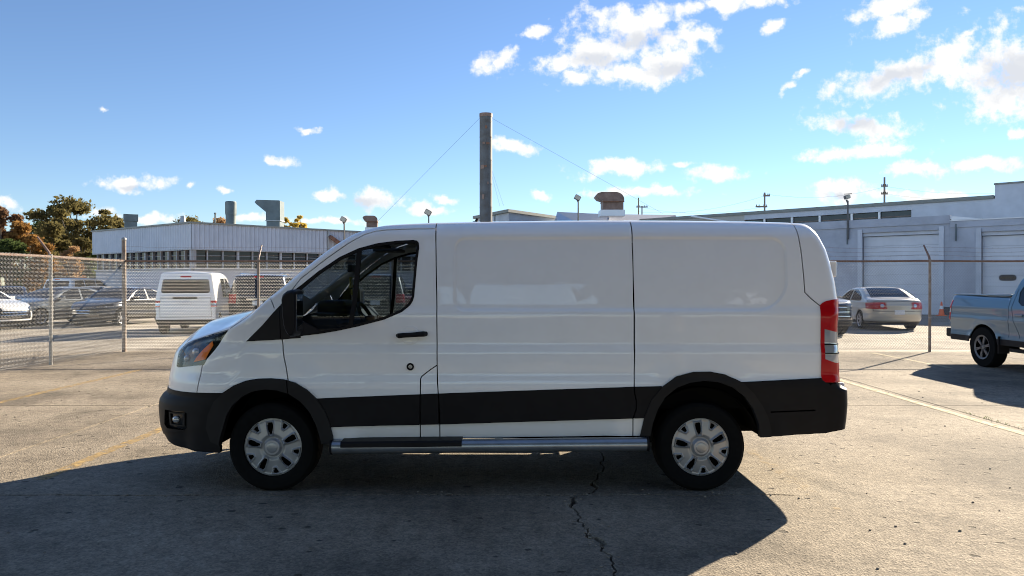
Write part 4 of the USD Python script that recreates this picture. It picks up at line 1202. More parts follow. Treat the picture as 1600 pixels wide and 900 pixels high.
bulk.apply_transform(np.array([[0, 0, 1, 0], [1, 0, 0, 0], [0, 1, 0, 0], [0, 0, 0, 1.0]])); bulk.apply_translation((-0.30, 0, 0))
obj('bulkhead', move(bulk, VO), 'cab_grey', van, smooth=False)
obj('cargo_lining', move(bx(-0.27, 2.30, -0.86, 0.86, 0.62, 1.92), VO), 'dark_under', van, smooth=False)
for sg in (-1, 1):
    obj('inner_pillar', move(bx(-0.70, -0.50, sg * 0.80, sg * 0.875, 0.62, 1.93), VO), 'cab_trim', van, smooth=False)
# cab: floor, dash, wheel, seats, roof lining, door cards
obj('cab_floor', move(bx(-1.36, -0.3, -0.9, 0.9, 0.60, 0.64), VO), 'cab_trim', van, smooth=False)
dash = trimesh.creation.extrude_polygon(Polygon([(-2.02, 0.86), (-2.02, 1.22), (-1.80, 1.30), (-1.55, 1.37), (-1.42, 1.36), (-1.36, 1.28), (-1.38, 1.05), (-1.45, 0.86)]), 1.76, engine='earcut')
dash.apply_transform(np.array([[1, 0, 0, 0], [0, 0, -1, 0], [0, 1, 0, 0], [0, 0, 0, 1.0]])); dash.apply_translation((0, 0.88, 0))
binn = rbox(-1.60, -1.36, -0.62, -0.24, 1.30, 1.46, 0.04)
obj('dashboard', move(cat([dash, binn]), VO), 'cab_trim', van)
ring = trimesh.creation.torus(0.185, 0.016, 40, 10); ring.apply_transform(trimesh.transformations.rotation_matrix(math.radians(62), (0, 1, 0)))
spk = tube([(-0.0, 0, -0.18), (0, 0, 0.0), (0, 0, 0.0001)], 0.02, 8)
col_ = tube([(-0.03, 0, 0.0), (-0.28, 0, -0.12)], 0.035, 10)
hub = rbox(-0.03, 0.03, -0.09, 0.09, -0.06, 0.06, 0.02)
obj('steering_wheel', move(cat([ring, col_, hub, tube([(0, -0.18, 0), (0, 0.18, 0)], 0.014, 6), tube([(-0.06, 0, -0.16), (0, 0, 0)], 0.014, 6)]), VO + [-1.20, -0.43, 1.27]), 'cab_trim', van)
for sg in (-1, 1):
    y0 = sg * 0.43
    seat = [rbox(-0.95, -0.42, y0 - 0.25, y0 + 0.25, 0.78, 0.94, 0.05)]
    back = rbox(-0.08, 0.08, -0.24, 0.24, 0.0, 0.62, 0.06); back.apply_transform(trimesh.transformations.rotation_matrix(0.16, (0, 1, 0))); back.apply_translation((-0.56, y0, 0.88))
    head = rbox(-0.05, 0.05, -0.13, 0.13, 0, 0.18, 0.04); head.apply_translation((-0.43, y0, 1.54))
    obj('seat', move(cat(seat + [back, head, bx(-0.85, -0.5, y0 - 0.2, y0 + 0.2, 0.64, 0.80)]), VO), 'seat_cloth', van)
    card = trimesh.creation.extrude_polygon(Polygon([(-1.95, 0.87), (-1.34, 0.87), (-1.34, 0.62), (-0.66, 0.62), (-0.66, 1.20), (-0.85, 1.27), (-1.45, 1.15), (-1.95, 1.15)]), 0.03, engine='earcut')
    card.apply_transform(np.array([[1, 0, 0, 0], [0, 0, -1, 0], [0, 1, 0, 0], [0, 0, 0, 1.0]])); card.apply_translation((0, sg * 0.90 + 0.015, 0))
    obj('door_card', move(card, VO), 'cab_trim', van, smooth=False)
    obj('sun_visor', move(rbox(-1.30, -1.05, sg * 0.42 - 0.2, sg * 0.42 + 0.2, 1.90, 1.93, 0.012), VO), 'cab_grey', van)
obj('roof_lining', move(bx(-1.02, -0.30, -0.80, 0.80, 1.985, 2.0), VO), 'cab_grey', van, smooth=False)
obj('rear_view_mirror', move(rbox(-1.46, -1.42, -0.12, 0.12, 1.70, 1.77, 0.015), VO), 'cab_trim', van)
tagp = cat([rbox(-1.455, -1.445, -0.05, 0.05, 1.56, 1.66, 0.004), rbox(-1.452, -1.447, 0.0, 0.06, 1.50, 1.55, 0.002)])
obj('hanging_tag', move(tagp, VO), 'yellow_tag', van)
# running board tube with a tread pad
ysb = -1.045
z_of = lambda py: EYE - (py - HY) * (VC + ysb) / F
x_of = lambda px: (px - 800) * (VC + ysb) / F
for sg in (-1, 1):
    yb = sg * abs(ysb)
    sb = obj('running_board', move(tube([(x_of(517), yb, z_of(699)), (x_of(521), yb, z_of(699)), (x_of(1008), yb, z_of(693.8)), (x_of(1013), yb, z_of(693.8))], [0.047, 0.052, 0.052, 0.048], 24), VO), 'steel', van)
    for xe, xi in ((x_of(516.5), x_of(519.5)), (x_of(1013.5), x_of(1010))):
        obj('end_cap', move(tube([(xe, yb, z_of(699) if xe < 0 else z_of(693.8)), (xi, yb, z_of(699) if xe < 0 else z_of(693.8))], 0.0545, 24), VO), 'black_plastic', sb)
    obj('tread_pad', move(hull([(x_of(px_), yb + sg * dy, z_of(py_ + (px_ - 534) * -0.0106)) for px_ in (534, 722) for dy, py_ in ((0.045, 688.5), (0.0585, 691), (0.0585, 697.5), (-0.08, 687.5), (-0.08, 698))]), VO), 'black_plastic', sb, smooth=False)
    for x in (-1.15, -0.1, 0.85):
        obj('board_bracket', move(hull([(x - 0.03, yb, 0.36), (x + 0.03, yb, 0.36), (x - 0.03, yb, 0.385), (x + 0.03, yb, 0.385), (x - 0.03, sg * 0.88, 0.40), (x + 0.03, sg * 0.88, 0.40), (x - 0.03, sg * 0.88, 0.43), (x + 0.03, sg * 0.88, 0.43)]), VO), 'dark_under', sb, smooth=False)
# door hinges and step pad at the tail, roof aerial
z0, z1 = EYE - (433 - HY) * 5.9 / F, EYE - (408 - HY) * 5.9 / F
x0 = float(xr_f(np.array([(z0 + z1) / 2]))[0])
for sg in (-1, 1):
    obj('rear_door_hinge', move(rbox(2.48, 2.566, sg * 0.79 - 0.03, sg * 0.79 + 0.03, z0, z1, 0.010), VO), 'white_paint', van)
    obj('bumper_step_pad', move(rbox(2.57, 2.632, sg * 0.79 - 0.03, sg * 0.79 + 0.03, 0.70, 0.815, 0.012), VO), 'plate_white', van)
obj('roof_aerial', move(cat([tube([(-0.33, 0, 2.10), (-0.33, 0, 2.16)], [0.04, 0.025], 12), tube([(-0.33, 0, 2.15), (-0.31, 0, 2.185)], 0.012, 8)]), VO), 'black_plastic', van)
# ------------------------------------------------------------------ buildings
def on(A, d, n, u0, u1, v0, v1, z0, z1):
    """box along the line from A in direction d; v runs towards the viewer along n"""
    m = trimesh.creation.box((u1 - u0, v1 - v0, z1 - z0))
    m.apply_translation(((u0 + u1) / 2, (v0 + v1) / 2, (z0 + z1) / 2))
    T = np.eye(4); T[:3, 0] = [d[0], d[1], 0]; T[:3, 1] = [n[0], n[1], 0]; T[:3, 3] = [A[0], A[1], 0]
    m.apply_transform(T)
    if np.linalg.det(T[:3, :3]) < 0:
        m.invert()
    return m


def tpx(A, d, px):
    k = (px - 800) / F
    return (k * A[1] - A[0]) / (d[0] - k * d[1])


def frame(A, d):
    n = np.array([d[1], -d[0]])
    if n @ np.array(A) > 0:
        n = -n
    return n


# low warehouse on the left
WA = np.array([-18.2, 42.0]); dr = np.array([5.2, 4.9]); dr /= np.linalg.norm(dr); dl = np.array([-9.7, 7.2]); dl /= np.linalg.norm(dl)
nr_, nl_ = frame(WA, dr), frame(WA, dl)
LR_, LL = 30.0, 12.1
wh = thing('low_warehouse', 'long low grey warehouse with corrugated fascia over a strip of dark windows', 'building')
C3 = WA + dl * LL; C2 = WA + dr * LR_; C4 = C3 + dr * LR_
z_f0, z_f1 = 3.58, 5.02


def corr(A, d, n, Ln, pitch, name):
    u = np.arange(0, Ln + 1e-6, pitch / 4)
    v = np.tile([0.0, 0.035, 0.035, 0.0], len(u) // 4 + 1)[:len(u)] + 0.02
    P = A + d * u[:, None] + n * v[:, None]
    k = len(u)
    V = np.vstack([np.c_[P, np.full(k, z_f0)], np.c_[P, np.full(k, z_f1)]])
    Fc = [(i, i + 1, k + i + 1) for i in range(k - 1)] + [(i, k + i + 1, k + i) for i in range(k - 1)]
    obj(name, trimesh.Trimesh(V, Fc, process=False), 'fascia', wh, smooth=False)


corr(WA, dr, nr_, LR_, 0.27, 'corrugated_fascia'); corr(WA, dl, nl_, LL, 0.27, 'corrugated_fascia')
roofp = trimesh.creation.extrude_polygon(Polygon([WA + (nr_ + nl_) * 0.12, C2 + nr_ * 0.12, C4, C3 + nl_ * 0.12]), 0.09, engine='earcut'); roofp.apply_translation((0, 0, z_f1))
obj('roof', roofp, 'fascia_trim', wh, smooth=False)
for A, d, n, Ln in ((WA, dr, nr_, LR_), (WA, dl, nl_, LL)):
    obj('fascia_soffit', on(A, d, n, 0, Ln, -0.35, 0.03, z_f0 - 0.06, z_f0 - 0.002), 'mullion', wh, smooth=False)
    obj('wall', on(A, d, n, 0.02, Ln, -0.5, -0.20, -0.05, 2.42), 'wall_grey', wh, smooth=False)
    obj('window_sill', on(A, d, n, 0.0, Ln, -0.22, -0.10, 2.423, 2.50), 'mullion', wh, smooth=False)
    k, u, step = 0, 0.05, 0.90
    while u < Ln - 0.1:
        w = 0.12 if k % 3 == 0 else 0.055
        obj('mullion', on(A, d, n, u - w / 2, u + w / 2, -0.28, -0.13 + 0.02 * (k % 3 == 0), 2.503, z_f0 - 0.063), 'mullion', wh, smooth=False)
        if u + step < Ln:
            pn = obj('window_pane', on(A, d, n, u + w / 2 + 0.002, u + step - 0.09, -0.30, -0.26, 2.503, z_f0 - 0.063), 'dark_pane', wh, smooth=False)
            obj('glazing_bar', on(A, d, n, u + 0.085, u + step - 0.085, -0.258, -0.23, 2.80, 2.825), 'mullion', pn, smooth=False)
            obj('glazing_bar', on(A, d, n, u + 0.085, u + step - 0.085, -0.258, -0.23, 3.22, 3.24), 'mullion', pn, smooth=False)
        u += step; k += 1
inner = trimesh.creation.extrude_polygon(Polygon([WA - (nr_ + nl_) * 0.9, C2 - nr_ * 0.9, C4, C3 - nl_ * 0.9]), 4.9, engine='earcut')
obj('core_wall', inner, 'dark_band', wh, smooth=False)
dp = WA + dr * 8.6
obj('downpipe', tube([(*(dp + nr_ * 0.09), 5.0), (*(dp + nr_ * 0.09), 3.5), (*(dp + nr_ * 0.05), 2.4), (*(dp + nr_ * 0.05), 0.1)], 0.045, 8), 'duct_light', wh)
fl = WA + dr * tpx(WA, dr, 527)
pl = hull([(*(fl + nr_ * 0.1 + dr * a), z) for a, z in ((-0.75, 4.62), (-0.55, 4.75), (0.55, 4.1), (0.25, 3.95))] + [(*(fl + nr_ * 0.35 + dr * a), z) for a, z in ((-0.75, 4.55), (-0.55, 4.68), (0.55, 4.03), (0.25, 3.88))])
tag(obj('rusted_canopy', pl, 'rust', smooth=False), 'tilted rusty sheet canopy on the warehouse fascia beside the van windscreen', 'canopy')


def oct_duct(px, Y, w, z0, z1, name, label, m, cat_='roof vent', flange=True, n=16):
    x = (px - 800) * Y / F
    t = thing(name, label, cat_, (x, Y, z0))
    r = w / 2
    h = z1 - z0
    obj('duct', tube([(0, 0, 0), (0, 0, h * 0.55)], r * 0.9, n), m, t)
    obj('cowl', tube([(0, 0, h * 0.55), (0, 0, h * 0.62), (0, 0, h * 0.97), (0, 0, h)], [r * 0.92, r, r, r * 0.9], n), m, t)
    obj('curb', bx(-r * 1.15, r * 1.15, -r * 1.15, r * 1.15, -0.1, 0.12), m, t, smooth=False)
    return t


zpx = lambda py, Y: EYE - (py - HY) * Y / F
# square hooded vent at the left end
Y = 50.0; x = (204.5 - 800) * Y / F
t = thing('square_roof_vent', 'square grey metal vent at the left end of the warehouse roof', 'roof vent', (x, Y, 5.05), 0.5)
obj('duct', bx(-0.38, 0.38, -0.38, 0.38, 0, 0.75), 'duct_metal', t, smooth=False)
obj('cap', cat([bx(-0.44, 0.44, -0.44, 0.44, 0.75, zpx(335.5, Y) - 5.05)]), 'duct_metal', t, smooth=False)
Y = 48.5; x = (286 - 800) * Y / F
t = thing('mushroom_vent', 'small pale dome vent near the warehouse roof corner', 'roof vent', (x, Y, 5.05))
obj('curb', bx(-0.32, 0.32, -0.32, 0.32, 0, 0.25), 'duct_light', t, smooth=False)
obj('dome', tube([(0, 0, 0.22), (0, 0, 0.26), (0, 0, 0.45), (0, 0, 0.60), (0, 0, zpx(337.5, Y) - 5.05)], [0.30, 0.36, 0.31, 0.2, 0.12], 18), 'duct_light', t)
Y = 50.0
t = thing('vent_pipe', 'thin dark vent pipe on the warehouse roof', 'vent pipe', ((336.5 - 800) * Y / F, Y, 5.0))
obj('pipe', tube([(0, 0, 0), (0, 0, zpx(334, Y) - 5.0)], 0.06, 8), 'duct_metal', t); obj('collar', tube([(0, 0, zpx(334, Y) - 5.02), (0, 0, zpx(333, Y) - 4.98)], 0.085, 8), 'duct_metal', t)
oct_duct(361, 50.0, 0.74, 5.05, zpx(315, 50), 'round_exhaust_duct', 'tall round dark exhaust duct on the warehouse roof', 'duct_metal')
Y = 50.0; x = (430 - 800) * Y / F; H = zpx(313.5, Y) - 5.05
t = thing('hooded_exhaust_duct', 'large dark exhaust duct with a hood opening to the left', 'roof vent', (x, Y, 5.05))
obj('duct', bx(-0.44, 0.46, -0.45, 0.45, 0, H * 0.36), 'duct_metal', t, smooth=False)
hd = trimesh.creation.extrude_polygon(Polygon([(-0.46, H * 0.36), (0.48, H * 0.36), (0.48, H - 0.06), (0.40, H - 0.03), (-1.10, H), (-1.22, H - 0.15), (-1.12, H - 0.28), (-0.46, H * 0.62)]), 0.94, engine='earcut')
hd.apply_transform(np.array([[1, 0, 0, 0], [0, 0, -1, 0], [0, 1, 0, 0], [0, 0, 0, 1.0]])); hd.apply_translation((0, 0.47, 0))
obj('hood', hd, 'duct_metal', t, smooth=False); obj('flange', bx(-0.50, 0.52, -0.50, 0.50, H * 0.34, H * 0.37), 'duct_light', t, smooth=False)

# long white workshop on the right and the garage in front of it
GA, gd = np.array([21.9, 37.2]), np.array([0.76, -0.65]); gn = frame(GA, gd)
g = thing('garage_block', 'low grey painted garage block with two white sectional doors behind the fence', 'building')
tl_, t1a, t1b, ts, t2a = (tpx(GA, gd, p) for p in (1120, 1347, 1467, 1484, 1533))
t2b, te = t2a + (t1b - t1a) * 0.95, 16.0
zl, zr, zd = 5.03, 4.72, 4.37
for (u0, u1, z0, z1) in ((tl_, t1a, 0, zl - 0.42), (t1b, ts, 0, zl - 0.42), (ts, t2a, 0, zr - 0.32), (t2b, te, 0, zr - 0.32), (t1a, t1b, zd, zl - 0.42), (t2a, t2b, zd - 0.18, zr - 0.32)):
    obj('wall', on(GA, gd, gn, u0 + 0.001, u1 - 0.001, -0.35, 0, z0 - 0.05, z1), 'wall_grey', g, smooth=False)
obj('parapet', on(GA, gd, gn, tl_, ts, -0.40, 0.06, zl - 0.42, zl), 'wall_grey', g, smooth=False)
obj('parapet', on(GA, gd, gn, ts, te, -0.40, 0.05, zr - 0.32, zr), 'wall_grey', g, smooth=False)
obj('coping', on(GA, gd, gn, ts, te, -0.44, 0.08, zr + 0.001, zr + 0.05), 'flashing', g, smooth=False)
obj('roof', on(GA, gd, gn, tl_, te, -11.0, -0.41, zr - 0.42, zr - 0.3), 'roof_gravel', g, smooth=False)
obj('base_band', on(GA, gd, gn, tl_, t1a - 0.05, 0.0, 0.02, -0.05, 0.42), 'dark_band', g, smooth=False)
obj('base_band', on(GA, gd, gn, t1b + 0.05, t2a - 0.05, 0.0, 0.02, -0.05, 0.42), 'dark_band', g, smooth=False)
for (a, b, zt_) in ((t1a, t1b, zd), (t2a, t2b, zd - 0.18)):
    obj('door_jamb', on(GA, gd, gn, a - 0.22, a, -0.2, 0.06, -0.05, zt_ + 0.12), 'wall_white', g, smooth=False)
    obj('door_jamb', on(GA, gd, gn, b, b + 0.22, -0.2, 0.05, -0.05, zt_ + 0.12), 'wall_white', g, smooth=False)
    dr_ = obj('garage_door', on(GA, gd, gn, a + 0.01, b - 0.01, -0.34, -0.31, -0.05, zt_ - 0.25), 'dark_band', g, smooth=False)
    obj('door_header', on(GA, gd, gn, a + 0.01, b - 0.01, -0.33, -0.12, zt_ - 0.24, zt_ - 0.002), 'wall_white', g, smooth=False)
    nsec = 8; hsec = (zt_ - 0.26) / nsec
    for k in range(nsec):
        z0 = k * hsec
        obj('door_section', on(GA, gd, gn, a + 0.02, b - 0.02, -0.31, -0.25, z0 + 0.004, z0 + hsec - 0.004), 'roller_door', dr_, smooth=False)
    zwin = 1.6 + 9 * 36 / F
    for c in ((a + 0.35 + 0.5, a + 1.65 + 0.5) if b == t2b else ()):
        sh = LineString([(c, zwin), (c + 0.42, zwin)]).buffer(0.15)
        for poly, vv, mm_, nm in ((sh, -0.245, 'dark_band', 'door_window'), (sh.buffer(-0.05), -0.238, 'dark_pane', 'window_pane')):
            m = trimesh.creation.extrude_polygon(poly, 0.012, engine='earcut')
            T = np.eye(4); T[:3, 0] = [*gd, 0]; T[:3, 1] = [0, 0, 1]; T[:3, 2] = [*gn, 0]; T[:3, 3] = [*(GA + gn * vv), 0]
            m.apply_transform(T)
            obj(nm, m, mm_, dr_, smooth=False)
for u in (tl_ + 2.0, tpx(GA, gd, 1324), t1b + 0.75):
    obj('conduit', tube([(*(GA + gd * u + gn * 0.05), zl - 0.45), (*(GA + gd * u + gn * 0.05), zl - 1.3)], 0.035, 6), 'duct_metal', g)
fb = GA + gd * ts
flash = hull([(*(fb + gd * a + gn * v), z) for a, v, z in ((-0.25, 0.02, zl), (-0.25, -1.5, zl), (0.1, 0.02, zr + 0.06), (0.1, -1.5, zr + 0.06), (1.35, -0.05, zr + 0.07), (1.35, -1.5, zr + 0.07), (-0.25, 0.02, zl - 0.05))])
tag(obj('roof_flashing', flash, 'flashing', smooth=False), 'bent white metal flashing where the garage parapet steps down', 'flashing')

TB, td = np.array([29.4, 45.2]), np.array([0.743, -0.669]); tn = frame(TB, td)
w = thing('long_white_workshop', 'long white flat roofed workshop with a row of dark high windows and a raised end', 'building')
ta, tb, tm = tpx(TB, td, 1000), tpx(TB, td, 1554), tpx(TB, td, 1081)
zt = 7.0
wl, wr = tpx(TB, td, 1163), tpx(TB, td, 1423.5)
obj('wall', on(TB, td, tn, wr, tb, -0.4, 0, -0.05, zt - 0.22), 'wall_white', w, smooth=False)
obj('wall', on(TB, td, tn, ta, wl, -0.4, 0, -0.05, zt - 0.22), 'wall_tan', w, smooth=False)
obj('wall', on(TB, td, tn, wl + 0.001, wr - 0.001, -0.4, -0.002, -0.05, 5.72), 'wall_white', w, smooth=False)
obj('wall', on(TB, td, tn, wl + 0.001, wr - 0.001, -0.4, -0.002, 6.40, zt - 0.22), 'wall_white', w, smooth=False)
obj('raised_wall', on(TB, td, tn, tb, tb + 14, -9, 0.01, -0.05, 7.62), 'wall_white', w, smooth=False)
obj('coping', on(TB, td, tn, tb - 0.05, tb + 14, -9.1, 0.07, 7.621, 7.72), 'fascia_trim', w, smooth=False)
obj('roof_edge', on(TB, td, tn, ta, tb - 0.06, -0.5, 0.10, zt - 0.219, zt), 'fascia_trim', w, smooth=False)
obj('roof', on(TB, td, tn, ta, tb, -16, -0.5, zt - 0.3, zt - 0.06), 'roof_gravel', w, smooth=False)
obj('window_backing', on(TB, td, tn, wl + 0.01, wr - 0.01, -0.39, -0.30, 5.722, 6.398), 'dark_band', w, smooth=False)
cuts = [wl] + [tpx(TB, td, p) for p in (1193.5, 1236.5, 1280, 1330, 1373)] + [wr]
for k in range(len(cuts) - 1):
    a, b = cuts[k] + 0.06, cuts[k + 1] - 0.06
    pn = obj('clerestory_window', on(TB, td, tn, a, b, -0.26, -0.20, 5.75, 6.37), 'dark_pane', w, smooth=False)
    obj('glazing_bar', on(TB, td, tn, a, b, -0.199, -0.17, 6.02, 6.06), 'brown_metal', pn, smooth=False)
    if k:
        obj('mullion', on(TB, td, tn, cuts[k] - 0.07, cuts[k] + 0.07, -0.30, -0.05, 5.723, 6.397), 'flashing', w, smooth=False)
q0, q1 = TB + td * tm + tn * 0.12, TB + td * tpx(TB, td, 1175) + tn * 0.12
obj('flashing_strip', tube([(*q0, zt - 0.05), (*q1, zt - 1.05)], 0.07, 6), 'flashing', w)

# sheds behind the van roof
def prism(pts2, z0, z1, m, parent, name):
    mm_ = trimesh.creation.extrude_polygon(Polygon(pts2), z1 - z0, engine='earcut'); mm_.apply_translation((0, 0, z0))
    return obj(name, mm_, m, parent, smooth=False)


Y = 62.0
b1 = thing('pale_shed', 'pale flat roofed shed just right of the tall steel chimney', 'building')
c = np.array([(795 - 800) * Y / F, Y]); l = np.array([(742 - 800) * 66 / F, 68.0]); r = np.array([(900 - 800) * 70 / F, 71.0])
zc = zpx(327.5, Y)
prism([l, c, r, (l + r - c)], -0.05, zc - 0.25, 'wall_white', b1, 'wall')
roof = trimesh.creation.extrude_polygon(Polygon([l, c, r, (l + r - c)]).buffer(0.25, join_style=2), 0.25, engine='earcut'); roof.apply_translation((0, 0, zc - 0.25))
obj('roof', roof, 'fascia_trim', b1, smooth=False)
obj('downpipe', tube([(c[0] - 1.2, Y + 1.2, zc - 0.3), (c[0] - 1.2, Y + 1.2, 0)], 0.06, 6), 'duct_metal', b1)
Y = 58.0
b2 = thing('metal_roof_shed', 'shed with a blue grey sloping metal roof and a white gable under the rusty cowl', 'building')
xa, xb, xc, xd = (np.array([(p - 800) * Y / F]) [0] for p in (872, 958, 1032, 952))
zr_ = zpx(325.5, Y)
V = [(xa, Y + 1, 5.2), (xd - 0.4, Y, 5.2), (xb + 0.35, Y + 5, zr_), (xa + 0.3, Y + 6, zpx(331, Y + 6)), (xc + 2.6, Y + 3, 5.6), (xc + 2.4, Y + 6, zpx(334, Y + 6))]
obj('roof_sheet', hull([V[0], V[1], V[2], V[3], (V[2][0], Y + 9, zr_), (xa, Y + 9, 6.5), (xa, Y + 9, 5.2), (xd, Y + 9, 5.2)]), 'roof_blue', b2, smooth=False)
obj('gable', hull([(xd - 0.35, Y - 0.02, 5.2), (xb + 0.40, Y + 4.98, zr_ + 0.02), (xc + 2.4, Y + 5.5, zpx(336, Y + 5.5)), (xc + 2.6, Y + 3, 5.2), (xb + 0.4, Y + 8.9, zr_ - 0.1), (xc + 2.4, Y + 9, 5.2)]), 'wall_white', b2, smooth=False)
obj('wall', bx(xa + 0.05, xc + 2.3, Y + 0.6, Y + 8.8, -0.05, 5.19), 'wall_white', b2, smooth=False)

# rusty cowls
def cowl(px, Y, wpx, z0, z1, label, scale=1.0, rot=0.0):
    x = (px - 800) * Y / F
    t = thing('rusty_roof_cowl', label, 'roof vent', (x, Y, z0), rot, 'rusty cowls on the roofs')
    W_ = wpx * Y / F; H = z1 - z0; b = W_ * 0.33
    obj('base_duct', bx(-b * 0.75, b * 1.45, -0.7, 0.7, -0.3, H * 0.45), 'brown_metal', t, smooth=False)
    pts = [(b * 1.5, H * 0.42)] + [(b * 1.5 - b * 0.9 * (1 - math.cos(a)), H * 0.55 + H * 0.45 * math.sin(a)) for a in np.linspace(0.1, 1.5, 9)] + [(-b * 0.9, H), (-b * 1.3, H * 0.93), (-b * 1.5, H * 0.78), (-b * 1.42, H * 0.72), (-b * 1.2, H * 0.58), (-b * 0.75, H * 0.50), (-b * 0.75, H * 0.42)]
    hd = trimesh.creation.extrude_polygon(Polygon(pts).buffer(0), 1.7, engine='earcut')
    hd.apply_transform(np.array([[1, 0, 0, 0], [0, 0, -1, 0], [0, 1, 0, 0], [0, 0, 0, 1.0]])); hd.apply_translation((0, 0.85, 0))
    obj('hood', hd, 'brown_metal', t, smooth=40)
    obj('band', bx(-b * 0.78, b * 1.52, -0.88, 0.88, H * 0.40, H * 0.44), 'rust', t, smooth=False)
    obj('curb', bx(-b * 1.0, b * 1.6, -0.8, 0.8, -0.6, -0.12), 'flashing', t, smooth=False)


cowl(951, 60.0, 44, zpx(327, 60), zpx(302, 60), 'large rusty curved cowl vent on the white gable right of the chimney')
cowl(579, 56.0, 23, zpx(354, 56), zpx(338.5, 56), 'small rusty cowl vent seen just above the van windscreen pillar', rot=0.15)

# steel chimney with guy wires
Y = 60.0; xc_ = (759.3 - 800) * Y / F
ch = thing('steel_chimney', 'tall weathered steel chimney stack rising behind the van roof', 'chimney', (xc_, Y, 0))
zt = zpx(178, Y); R = 9.8 * Y / F
nseg = 6
for k in range(nseg):
    z0, z1 = 4.0 + (zt - 4.0) * k / nseg, 4.0 + (zt - 4.0) * (k + 1) / nseg
    obj('stack_section', tube([(0, 0, z0 - 0.02), (0, 0, z0 + 0.01), (0, 0, z1 - 0.03), (0, 0, z1 - 0.02)], [R * 0.985, R, R, R * 0.985], 28), 'stack_metal', ch)
    if k:
        obj('joint_band', tube([(0, 0, z0 - 0.06), (0, 0, z0 + 0.03)], R * 1.02, 28), 'stack_metal', ch)
for k, (a_, z_, h_, w__) in enumerate([(-1.9, 12.9, 0.18, 0.10), (-1.25, 12.9, 0.18, 0.14), (-2.1, 11.0, 0.30, 0.16), (-1.6, 11.05, 0.16, 0.10), (-2.0, 8.6, 0.40, 0.10), (-1.5, 14.2, 0.25, 0.08), (-1.2, 9.7, 0.2, 0.07)]):
    pl_ = bx(-w__, w__, -0.02, 0.02, -h_ / 2, h_ / 2); pl_.apply_transform(trimesh.transformations.rotation_matrix(a_ + np.pi / 2, (0, 0, 1))); pl_.apply_translation((R * math.cos(a_), R * math.sin(a_), z_))
    obj('rust_patch', pl_, 'rust' if k % 2 else 'brown_metal', ch, smooth=False)
obj('top_band', tube([(0, 0, zt - 0.30), (0, 0, zt - 0.02), (0, 0, zt)], [R * 1.04, R * 1.06, R * 1.03], 28), 'brown_metal', ch)
obj('base', tube([(0, 0, 0), (0, 0, 4.0)], R * 1.15, 28), 'stack_metal', ch)
for (px, py, Yw) in ((588, 348, 60), (1036, 334, 62), (787, 322, 74), (781, 322, 78)):
    q = P3(px, py, Yw) - [xc_, Y, 0]
    zt_ = zpx(185 if Yw < 70 else 240, Y)
    u = np.array([q[0], q[1]]); u = u / (np.linalg.norm(u) + 1e-9) * R
    obj('guy_wire', tube([(u[0], u[1], zt_), (*q,)], 0.009, 4), 'duct_metal', ch)


def floodlight(px, py, pyb, Y, label, left=True, s=1.0):
    x = (px - 800) * Y / F; z = zpx(py, Y); zb = zpx(pyb, Y)
    t = thing('floodlight', label, 'floodlight', (x, Y, 0), 0, 'floodlights on thin poles')
    obj('pole', tube([(0, 0, min(zb, 4.0)), (0, 0, z - 0.2)], [0.06, 0.045], 8), 'lamp_metal', t)
    hd = rbox(-0.28 * s, 0.28 * s, -0.14, 0.14, -0.22 * s, 0.22 * s, 0.05); hd.apply_transform(trimesh.transformations.rotation_matrix(0.5 if left else -0.3, (0, 1, 0))); hd.apply_translation((-0.05, 0, z))
    hp = obj('lamp_head', hd, 'lamp_metal', t)
    ln = bx(-0.24 * s, 0.24 * s, -0.01, 0.01, -0.17 * s, 0.17 * s); ln.apply_transform(trimesh.transformations.rotation_matrix(0.5 if left else -0.3, (0, 1, 0))); ln.apply_translation((-0.05, -0.15, z))
    obj('lamp_glass', ln, 'lamp_lens', hp, smooth=False)
    obj('bracket', tube([(0, 0, z - 0.32), (-0.08, 0, z - 0.15)], 0.05, 6), 'lamp_metal', t)
    return t


floodlight(903.5, 309, 346, 50.0, 'floodlight on a thin pole left of the large rusty cowl', s=0.75)
floodlight(670, 332, 348, 50.0, 'floodlight on a short pole above the van cab roof', s=0.8)
floodlight(538, 343, 360, 48.0, 'small floodlight left of the small rusty cowl', s=0.7)
t = floodlight(1324.5, 308, 345, 40.2, 'double floodlight on the garage parapet above the van rear', left=False, s=0.5)
obj('cross_arm', tube([(-0.20, 0, zpx(303.5, 40.2)), (0.22, 0, zpx(302.5, 40.2))], 0.02, 6), 'lamp_metal', t)


def upole(px, top, Y, label, arms=(), r=0.095):
    x = (px - 800) * Y / F
    t = thing('utility_pole', label, 'utility pole', (x, Y, 0), 0, 'utility poles behind the buildings')
    obj('pole', tube([(0, 0, -0.1), (0, 0, zpx(top, Y))], [r * 1.3, r], 8), 'pole_wood', t)
    for py, wpx, dx in arms:
        a = obj('crossarm', bx((-wpx + dx) * Y / F / 1, (wpx + dx) * Y / F, -0.06, 0.06, zpx(py, Y) - 0.08, zpx(py, Y) + 0.08), 'pole_wood', t, smooth=False)
        for sx in (-0.85, -0.4, 0.4, 0.85):
            obj('insulator', tube([((wpx * sx + dx) * Y / F, 0, zpx(py, Y) + 0.08), ((wpx * sx + dx) * Y / F, 0, zpx(py, Y) + 0.25)], 0.05, 6), 'lamp_metal', a)
    return t


